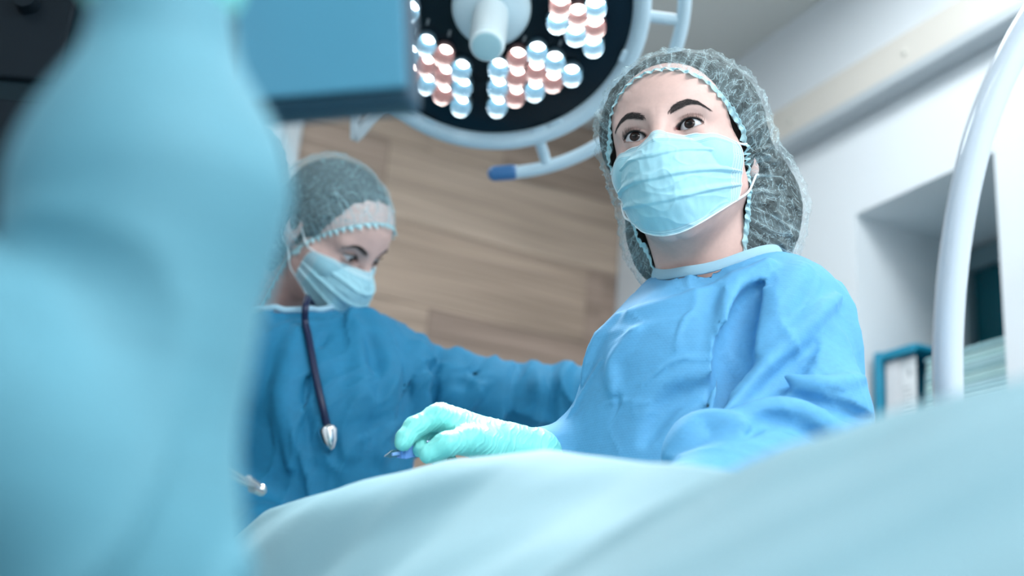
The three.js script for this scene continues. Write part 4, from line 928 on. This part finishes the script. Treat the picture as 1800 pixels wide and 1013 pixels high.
// lady's right hand in a pen grip
{
  const M = [[-0.0651,1.1952,-1.1894], [-0.0623,1.202,-1.2092], [-0.0546,1.204,-1.2276], [-0.0457,1.2027,-1.2451]], WR = [0.0107,1.1784,-1.2399], CM = [-0.0077,1.1724,-1.2133];
  const list = [
    [WR, M[0], 0.0195, 0.0122, 0.012], [WR, M[1], 0.0195, 0.0125, 0.014], [WR, M[2], 0.0195, 0.012, 0.014], [WR, M[3], 0.019, 0.011, 0.014],
    [CM, [-0.0299,1.173,-1.1813], 0.0185, 0.0138, 0.016], [[-0.0299,1.173,-1.1813], [-0.052,1.1631,-1.1657], 0.0136, 0.0112, 0.008], [[-0.052,1.1631,-1.1657], [-0.0683,1.1519,-1.1654], 0.0112, 0.0090, 0.006],
    [M[0], [-0.0851,1.1808,-1.1807], 0.0118, 0.0102, 0.006], [[-0.0851,1.1808,-1.1807], [-0.0931,1.1677,-1.1747], 0.0102, 0.0092, 0.005], [[-0.0931,1.1677,-1.1747], [-0.0946,1.1619,-1.1725], 0.0088, 0.0076, 0.004],
    [M[1], [-0.0794,1.1871,-1.206], 0.0118, 0.0100, 0.005], [[-0.0794,1.1871,-1.206], [-0.0827,1.1721,-1.1986], 0.0098, 0.0088, 0.004], [[-0.0827,1.1721,-1.1986], [-0.0789,1.1616,-1.1917], 0.0088, 0.0076, 0.003],
    [M[2], [-0.0671,1.1844,-1.2324], 0.0112, 0.0096, 0.004], [[-0.0671,1.1844,-1.2324], [-0.0691,1.1661,-1.2262], 0.0094, 0.0085, 0.003], [[-0.0691,1.1661,-1.2262], [-0.0589,1.157,-1.2124], 0.0085, 0.0075, 0.003],
    [M[3], [-0.0544,1.1848,-1.2514], 0.0102, 0.0088, 0.004], [[-0.0544,1.1848,-1.2514], [-0.0563,1.1689,-1.2464], 0.0086, 0.0078, 0.003], [[-0.0563,1.1689,-1.2464], [-0.0473,1.1595,-1.2349], 0.0078, 0.0068, 0.003],
    [[-0.0033,1.1801,-1.2339], [0.0385,1.177,-1.2541], 0.0225, 0.031, 0.012],
  ];
  const ax = nrm3(sub3(WR, M[0]));
  const lo = [0, 1, 2].map((a) => Math.min(...list.flatMap((l) => [l[0][a], l[1][a]])) - 0.045), hi = [0, 1, 2].map((a) => Math.max(...list.flatMap((l) => [l[0][a], l[1][a]])) + 0.045);
  add('glove', meshField(gloveField(list, ax), lo, hi, 0.0013).translate(-LADY0[0], 0, -LADY0[1]), GLOVE, lady);
}
// a resting gloved hand: wrist, way it points, way the palm faces, side of the thumb
function restingGlove(fig, o, wrist, dir, palm, thumbSide) {
  dir = nrm3(dir); palm = nrm3(add3(palm, dir, -dot3(palm, dir))); const side = cross3(dir, palm).map((v) => v * thumbSide);
  const at = (f, s, p) => add3(add3(add3(wrist, dir, f), side, s), palm, p), list = [[add3(wrist, dir, -0.05), wrist, 0.032, 0.024, 0.012]];
  [[0.028, 1, 0.0092], [0.0085, 1.08, 0.0095], [-0.0105, 1, 0.009], [-0.028, 0.8, 0.008]].forEach(([s, L, r]) => {
    const m = at(0.088 - Math.abs(s) * 0.2, s, -0.002), p = at(0.088 + 0.040 * L, s * 1.1, 0.008), d = at(0.088 + 0.060 * L, s * 1.1, 0.022), t = at(0.088 + 0.070 * L, s * 1.1, 0.038);
    list.push([at(0, s * 0.4, 0), m, 0.0195, r * 1.3, 0.014], [m, p, r * 1.2, r, 0.004], [p, d, r, r * 0.92, 0.003], [d, t, r * 0.9, r * 0.8, 0.003]);
  });
  list.push([at(0.02, 0.02, 0.004), at(0.055, 0.046, 0.012), 0.019, 0.0135, 0.014], [at(0.055, 0.046, 0.012), at(0.085, 0.052, 0.024), 0.0125, 0.011, 0.004], [at(0.085, 0.052, 0.024), at(0.108, 0.048, 0.034), 0.011, 0.009, 0.003]);
  const lo = [0, 1, 2].map((a) => Math.min(...list.flatMap((l) => [l[0][a], l[1][a]])) - 0.04), hi = [0, 1, 2].map((a) => Math.max(...list.flatMap((l) => [l[0][a], l[1][a]])) + 0.04);
  add('glove', meshField(gloveField(list, dir), lo, hi, 0.0025).translate(-o[0], 0, -o[1]), GLOVE, fig);
}
restingGlove(lady, LADY0, [0.1835,1.0986,-1.0612], [-0.75, -0.1, 0.35], [0, -1, 0], -1);

// ---------------------------------------------------------------- scalpel between finger and thumb
{
  const T = [-0.11,1.1442,-1.1565], E = [-0.0395,1.192,-1.2669], c = Math.cos(TURN), s = Math.sin(TURN), room = (p) => [c * p[0] + s * p[2], p[1], -s * p[0] + c * p[2]];
  const a = room(T), b = room(E), z = nrm3(sub3(b, a)), x = nrm3(cross3([0.15, 1, 0.1], z)), y = cross3(z, x);
  const o = tag(group('scalpel', a), 'scalpel with blue ribbed handle held in the gloved hand', 'scalpel');
  o.quaternion.setFromRotationMatrix(new THREE.Matrix4().makeBasis(V(x), V(y), V(z)));
  const blue = std(lin(0.12, 0.27, 0.62), 0.35), ex = (pts, d, bev = 0.0003) => { const g = new THREE.ExtrudeGeometry(new THREE.Shape(pts.map(([u, v]) => new THREE.Vector2(u, v))), { depth: d, bevelSize: bev, bevelThickness: bev, bevelSegments: 2 }); g.translate(0, 0, -d / 2); g.rotateY(-Math.PI / 2); return g; };
  // profile coordinates: u along the tool, v across
  add('blade', ex([[0, 0], [0.012, 0.0042], [0.030, 0.0042], [0.030, -0.0022], [0.022, -0.0036], [0.010, -0.0028]], 0.0004, 0.00008), steel, o);
  add('blade_mount', ex([[0.013, 0.0014], [0.028, 0.0018], [0.028, -0.0012], [0.013, -0.0008]], 0.0022), std(lin(0.25, 0.42, 0.75), 0.3), o);
  const h = add('handle', ex([[0.026, 0.0052], [0.135, 0.0045], [0.137, 0], [0.135, -0.0045], [0.05, -0.0058], [0.034, -0.0062], [0.026, -0.0046]], 0.0058, 0.0006), blue, o);
  for (let i = 0; i < 10; i++) add('grip_rib', rbox(0.0078, 0.0115, 0.0009, 0.0004, 0, -0.0004, 0.032 + i * 0.0022), std(lin(0.22, 0.40, 0.78), 0.35), h);
}

// ---------------------------------------------------------------- nurse in the background
const NURSE0 = [-0.30, -1.80];
const nurse = tag(figure(NURSE0), 'nurse in deep blue gown and cap looking down, arm stretched out, stethoscope round neck', 'person');
{
  const m = new THREE.Matrix4().multiplyMatrices(toFig(NURSE0), headMatrix([-0.2862, 1.603, -1.743], 69.8, 40.2, 20.5, 0.95));
  const hf = hairField([[[0, -0.035, -0.075], [0.066, 0.06, 0.06]]]);
  const hairGeo = meshField(hf, [-0.12, -0.16, -0.17], [0.12, 0.14, 0.1], 0.004);
  const shape = capShape(hf, { puff: 0.001, knots: [[-1.5, 0.9, 0.6]], wild: 0.7, bag: (d) => 0.012 * Math.max(0, -d[2]) });
  dressHead(nurse, m, { gaze: [0.05, 0.15], capKit: capGeometries(shape), capMaterial: capMat(capAlpha(9, 58, 20000), lin(0.50, 0.76, 0.84)), hairGeo });
  const head = HEAD.clone(); head.applyMatrix4(m);

  const N = [-0.3357,1.4295,-1.7291], SL = [-0.2121,1.3856,-1.7553], SR = [-0.383,1.3528,-1.7244], CH = [-0.2848,1.3138,-1.7595], EL = [0.0026,1.3665,-1.8045], WL = [0.1791,1.3959,-1.8152], PV = [-0.31, 0.93, -1.83], ER = [-0.3813,1.1732,-1.735], WR = [-0.287,1.097,-1.5816];
  const torso = [[SR, SL, 0.062, 0.066, 0.06], [add3(N, [0, -0.02, 0]), CH, 0.062, 0.125, 0.06], [CH, PV, 0.128, 0.145, 0.08], [[-0.2274,1.2867,-1.6948], [-0.2128,1.1532,-1.7209], 0.07, 0.09, 0.07], [PV, [-0.31, 0.5, -1.83], 0.15, 0.19, 0.08]];
  const arms = [[SL, EL, 0.067, 0.060, 0.06], [EL, WL, 0.060, 0.045, 0.03], [SR, ER, 0.06, 0.054, 0.05], [ER, WR, 0.052, 0.04, 0.03]];
  const base = bones([...torso, ...arms]);
  const F = folded(base, [
    [-1, 0.011, 0.016, [[-0.1009,1.4425,-1.7457], [-0.1089,1.3861,-1.7233], [-0.1236,1.3327,-1.7421], [-0.1479,1.2746,-1.7627]], 0.004],
    [1, 0.012, 0.016, [[-0.1271,1.4445,-1.745], [-0.1356,1.3825,-1.7033], [-0.1514,1.3257,-1.7234]], 0.003],
    [-1, 0.011, 0.014, [[0.0224,1.4434,-1.7878], [0.0155,1.3814,-1.7461], [0.0097,1.3242,-1.7664], [0.0214,1.2968,-1.7973]], 0.005],
    [1, 0.012, 0.016, [[0.0487,1.4526,-1.7952], [0.0438,1.3781,-1.7579], [0.0321,1.3223,-1.7883]], 0.004],
    [1, 0.010, 0.014, [[-0.016,1.4222,-1.7741], [-0.0416,1.3661,-1.741], [-0.093,1.3215,-1.7567], [-0.1318,1.2719,-1.7849]], 0.004],
    [-1, 0.008, 0.014, [[-0.035,1.4372,-1.7688], [-0.0585,1.3647,-1.7414], [-0.0949,1.3415,-1.7497]], 0.003],
    [1, 0.010, 0.014, [[-0.079,1.439,-1.7576], [-0.0801,1.3684,-1.7295], [-0.0921,1.3077,-1.7723]], 0.002],
    [1, 0.010, 0.014, [[0.0978,1.4454,-1.7871], [0.0829,1.3839,-1.7665], [0.071,1.3382,-1.8039]], 0.003],
    [1, 0.009, 0.016, [[-0.2146,1.4325,-1.7174], [-0.1909,1.3362,-1.6773], [-0.1867,1.2432,-1.6678]], 0.003],
    [1, 0.009, 0.016, [[-0.24,1.4304,-1.7182], [-0.2206,1.3312,-1.6684], [-0.2097,1.2373,-1.6487]], 0.003],
    [-1, 0.010, 0.016, [[-0.1877,1.4295,-1.7291], [-0.1742,1.3347,-1.699], [-0.1769,1.2481,-1.6873]]],
    [1, 0.009, 0.016, [[-0.2975,1.3744,-1.6956], [-0.2874,1.3002,-1.6688], [-0.2713,1.2172,-1.6557]], 0.003],
    [-1, 0.008, 0.016, [[-0.2726,1.3764,-1.6949], [-0.2624,1.3023,-1.6681], [-0.2461,1.2193,-1.655]]],
  ]);
  const wr = (x, y, z) => {
    const d = F(x, y, z);
    if (Math.abs(d) > 0.03) return d;
    const w = noise(x * 7, y * 7, z * 7);
    return d - 0.007 * Math.pow(clamp(ridged(x * 11 + w + y * 3, y * 4, z * 9 + w), 0, 1), 2) - 0.003 * Math.pow(clamp(ridged(x * 24 - y * 14 + w * 2, y * 6, z * 10), 0, 1), 3) - 0.0025 * w;
  };
  const NK = [-0.3401,1.4494,-1.7221], nd = nrm3([0.12, 0.98, 0.12]), NR = 0.062;
  const gown = (x, y, z) => smax(smax(wr(x, y, z), -cap(x, y, z, add3(NK, nd, -0.02), add3(NK, nd, 0.3), NR, NR + 0.03), 0.008), 0.44 - y, 0.01);
  const shift = (g) => g.translate(-NURSE0[0], 0, -NURSE0[1]);
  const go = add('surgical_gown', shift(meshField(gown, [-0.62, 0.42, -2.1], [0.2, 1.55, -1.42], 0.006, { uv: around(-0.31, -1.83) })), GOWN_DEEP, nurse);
  const pts = [], e1 = nrm3(cross3(nd, [0, 0, 1])), e2 = cross3(nd, e1);
  for (let i = 0; i <= 32; i++) {
    const a = i / 32 * 2 * Math.PI, dir = add3([e1[0] * Math.cos(a), e1[1] * Math.cos(a), e1[2] * Math.cos(a)], e2, Math.sin(a));
    let t = 0.1, p; for (let k = 0; k < 50; k++) { p = add3(add3(NK, nd, t), dir, NR + 0.004); const d = wr(...p); if (d < 0.0004 || t < -0.06) break; t -= d * 0.7; }
    pts.push(p);
  }
  pts[32] = pts[0];
  const loop = new THREE.CatmullRomCurve3(pts.slice(0, 32).map(V), true);
  add('collar_binding', shift(new THREE.TubeGeometry(loop, 120, 0.005, 8, true)), BINDING, go);
  const core = shift(meshField(under([[SR, SL, 0.045, 0.045, 0.05], [add3(N, [0, -0.03, 0]), CH, 0.06, 0.11, 0.06], [CH, PV, 0.11, 0.12, 0.06], [SL, EL, 0.05, 0.045], [EL, WL, 0.045, 0.032], [SR, ER, 0.05, 0.045], [ER, WR, 0.042, 0.032],
    [add3(PV, [-0.08, 0, 0]), [-0.39, 0.5, -1.83], 0.09, 0.065], [[-0.39, 0.5, -1.83], [-0.39, 0.1, -1.85], 0.062, 0.05], [add3(PV, [0.08, 0, 0]), [-0.23, 0.5, -1.83], 0.09, 0.065], [[-0.23, 0.5, -1.83], [-0.23, 0.1, -1.85], 0.062, 0.05],
    [[-0.39, 0.06, -1.85], [-0.39, 0.05, -1.72], 0.045, 0.045], [[-0.23, 0.06, -1.85], [-0.23, 0.05, -1.72], 0.045, 0.045]], 0.012), [-0.64, 0, -2.1], [0.2, 1.5, -1.4], 0.013, { color: () => [0.7, 0.455, 0.40] }));
  add('body', mergeGeometries([head, core]), SKIN, nurse);
  restingGlove(nurse, NURSE0, WL, [1, -0.25, -0.1], [0, -1, 0], 1);
  restingGlove(nurse, NURSE0, WR, [0.5, -0.5, 0.6], [0, -1, 0], 1);

  // stethoscope: navy tube round the neck, steel end piece on the chest
  const c = Math.cos(TURN), s = Math.sin(TURN), room = (p) => [c * p[0] + s * p[2], p[1], -s * p[0] + c * p[2]];
  const on = (p, l = 0.005) => { let z = p[2] + 0.2; for (let i = 0; i < 60; i++) { const d = gown(p[0], p[1], z) - l; if (d < 0.0004) break; z -= d * 0.7; } return [p[0], p[1], z]; };
  const left = [on([-0.2838,1.4041,-1.6744]), on([-0.2712,1.3683,-1.6659]), on([-0.2564,1.3258,-1.6598]), on([-0.2429,1.2901,-1.6618]), on([-0.2336,1.2636,-1.6606])];
  const q1 = on([-0.2896,1.419,-1.6904], 0.006);
  const top = add3(NK, nd, 0.05), behind = add3(top, [0.0, -0.01, -0.075]);
  const path = [...left.slice().reverse(), q1, add3(q1, [-0.001, 0.016, 0.007]), add3(q1, [-0.003, 0.034, -0.006]), add3(q1, [-0.008, 0.048, -0.04]), add3(behind, [0.02, -0.01, 0]), add3(top, [-0.07, -0.06, 0.0]), on([-0.3918,1.3756,-1.6845]), on([-0.4017,1.3061,-1.6667])];
  const o = tag(group('stethoscope'), 'navy stethoscope with steel chest piece hanging on the nurse\'s gown', 'stethoscope');
  add('tubing', tube(path.map(room), 0.0052, 120, 12), std(lin(0.003, 0.009, 0.05), 0.4), o);
  const e0 = left[4], dn = nrm3(sub3(on([-0.224,1.2336,-1.6606], 0.012), e0)), piece = new THREE.LatheGeometry([[0.0005, 0], [0.0075, 0.001], [0.0125, 0.004], [0.0135, 0.010], [0.0105, 0.024], [0.005, 0.034], [0.0005, 0.036]].map(([r, h]) => new THREE.Vector2(r, h)), 32);
  const q = new THREE.Matrix4().compose(V(room(add3(e0, dn, -0.003))), new THREE.Quaternion().setFromUnitVectors(new THREE.Vector3(0, 1, 0), V(room(dn)).normalize()), new THREE.Vector3(1, 1, 1));
  piece.applyMatrix4(q);
  add('chest_piece', piece, std(lin(0.75, 0.75, 0.76), 0.22, { metalness: 1 }), o);
}

// ---------------------------------------------------------------- person in the near foreground, forearm raised
const FRONT0 = [-0.42, -0.10];
const front = tag(figure(FRONT0), 'blurred seated person in teal gown with raised forearm filling the left foreground', 'person');
{
  const E = [-0.1356,0.9521,-0.4183], W = [-0.1505,1.2268,-0.39], NW = [-0.1408,1.1593,-0.3926], mid = [-0.1344,1.0887,-0.4017];
  const S = [-0.285, 1.10, -0.15], S2 = [-0.55, 1.11, -0.07], CH = [-0.42, 0.98, -0.09], PV = [-0.42, 0.63, -0.03], N = [-0.42, 1.16, -0.12], E2 = [-0.62, 0.86, -0.10], W2 = [-0.54, 0.80, -0.33];
  const K1 = [-0.35, 0.60, -0.44], K2 = [-0.51, 0.60, -0.44], A1 = [-0.35, 0.12, -0.40], A2 = [-0.51, 0.12, -0.40];
  const base = bones([[E, mid, 0.046, 0.0415, 0.03], [mid, NW, 0.0415, 0.0195, 0.02], [NW, W, 0.0195, 0.024, 0.02], [S, E, 0.054, 0.044, 0.03], [S, S2, 0.056, 0.056, 0.06], [N, CH, 0.06, 0.12, 0.06], [CH, PV, 0.12, 0.14, 0.08], [S2, E2, 0.056, 0.05, 0.04], [E2, W2, 0.048, 0.034, 0.03], [PV, K1, 0.11, 0.085, 0.06], [PV, K2, 0.11, 0.085, 0.06], [K1, [-0.36, 0.35, -0.45], 0.085, 0.09, 0.05], [K2, [-0.50, 0.35, -0.45], 0.085, 0.09, 0.05]]);
  const gown = (x, y, z) => {
    let d = base(x, y, z);
    if (Math.abs(d) < 0.03) { const w = noise(x * 9, y * 9, z * 9); d -= 0.004 * Math.pow(clamp(ridged(x * 12 + w, y * 7, z * 12), 0, 1), 2) + 0.002 * w; }
    return smax(smax(d, -cap(x, y, z, add3(N, [0, 0.03, 0]), add3(N, [0, 0.3, 0]), 0.06, 0.09), 0.008), 0.34 - y, 0.01);
  };
  const shift = (g) => g.translate(-FRONT0[0], 0, -FRONT0[1]);
  add('surgical_gown', shift(meshField(gown, [-0.76, 0.3, -0.62], [-0.02, 1.36, 0.16], 0.005, { uv: around(-0.42, -0.10) })), GOWN_TEAL, front);
  const m = new THREE.Matrix4().multiplyMatrices(toFig(FRONT0), headMatrix([-0.42, 1.335, -0.14], 165, 12, 0, 0.95));
  const head = HEAD.clone(); head.applyMatrix4(m);
  const hf = hairField([[[0, -0.035, -0.075], [0.066, 0.06, 0.06]]]), hairGeo = meshField(hf, [-0.12, -0.16, -0.17], [0.12, 0.14, 0.1], 0.005);
  dressHead(front, m, { capKit: capGeometries(capShape(hf, { puff: 0.006 })), capMaterial: capMat(capAlpha(15, 70, 9000), lin(0.50, 0.76, 0.84)), hairGeo });
  const core = shift(meshField(under([[E, NW, 0.045, 0.03, 0.03], [NW, W, 0.03, 0.032, 0.02], [S, E, 0.045, 0.042, 0.03], [S, S2, 0.045, 0.045, 0.05], [N, CH, 0.06, 0.1, 0.06], [CH, PV, 0.1, 0.11, 0.06], [S2, E2, 0.045, 0.042], [E2, W2, 0.042, 0.03],
    [PV, K1, 0.085, 0.066], [PV, K2, 0.085, 0.066], [K1, A1, 0.062, 0.046], [K2, A2, 0.062, 0.046], [[-0.35, 0.06, -0.40], [-0.35, 0.05, -0.53], 0.045, 0.045], [[-0.51, 0.06, -0.40], [-0.51, 0.05, -0.53], 0.045, 0.045]], 0.012), [-0.76, 0, -0.62], [0, 1.3, 0.16], 0.013, { color: () => [0.7, 0.455, 0.40] }));
  add('body', mergeGeometries([head, core]), SKIN, front);
  restingGlove(front, FRONT0, W, nrm3(sub3(W, NW)), [0.3, 0, -1], 1);
  restingGlove(front, FRONT0, W2, [0.3, -0.35, -0.6], [0, -1, 0], 1);
  // the stool under them
  const o = tag(group('round_stool', [front.position.x, 0, front.position.z]), 'round black stool under the seated person in the foreground', 'stool');
  const lathe = (pts) => new THREE.LatheGeometry(pts.map(([r, y]) => new THREE.Vector2(r, y)), 40);
  add('seat', lathe([[0.001, 0.42], [0.15, 0.42], [0.165, 0.435], [0.165, 0.455], [0.15, 0.47], [0.001, 0.475]]), std(0x15181a, 0.5), o);
  add('column', rod([0, 0.06, 0], [0, 0.422, 0], 0.022), steel, o);
  for (let i = 0; i < 5; i++) { const a = i * 2 * Math.PI / 5 + 0.3, leg = add('leg', rod([0, 0.075, 0], [0.24 * Math.cos(a), 0.06, 0.24 * Math.sin(a)], 0.018, 0.012), steel, o); add('caster', new THREE.SphereGeometry(0.026, 14, 10).translate(0.24 * Math.cos(a), 0.026, 0.24 * Math.sin(a)), std(0x15181a, 0.5), leg); }
}

// ---------------------------------------------------------------- forceps on the drape
{
  const a = [0.2655,1.0886,-1.0628], b = [0.1373,1.0798,-0.8334], o = tag(group('forceps'), 'thin steel forceps sticking out at the left end of the drape', 'forceps');
  const d = nrm3(sub3(b, a)), n = nrm3(cross3(d, [0.2, 0.3, 0.9])), L = len3(sub3(b, a));
  for (const s of [-1, 1]) {
    const arm = add('arm', tube([a, add3(add3(a, d, L * 0.35), n, s * 0.0035), add3(add3(a, d, L * 0.75), n, s * 0.0055), add3(b, n, s * 0.0075)], 0.0022, 40, 8), steel, o);
    add('grip_pad', rod(add3(add3(a, d, L * 0.02), n, s * 0.003), add3(add3(a, d, L * 0.14), n, s * 0.0045), 0.0034), steel, arm);
  }
  add('hinge', new THREE.SphereGeometry(0.0055, 16, 12).translate(...a), steel, o);
}

renderer.render(scene, camera);
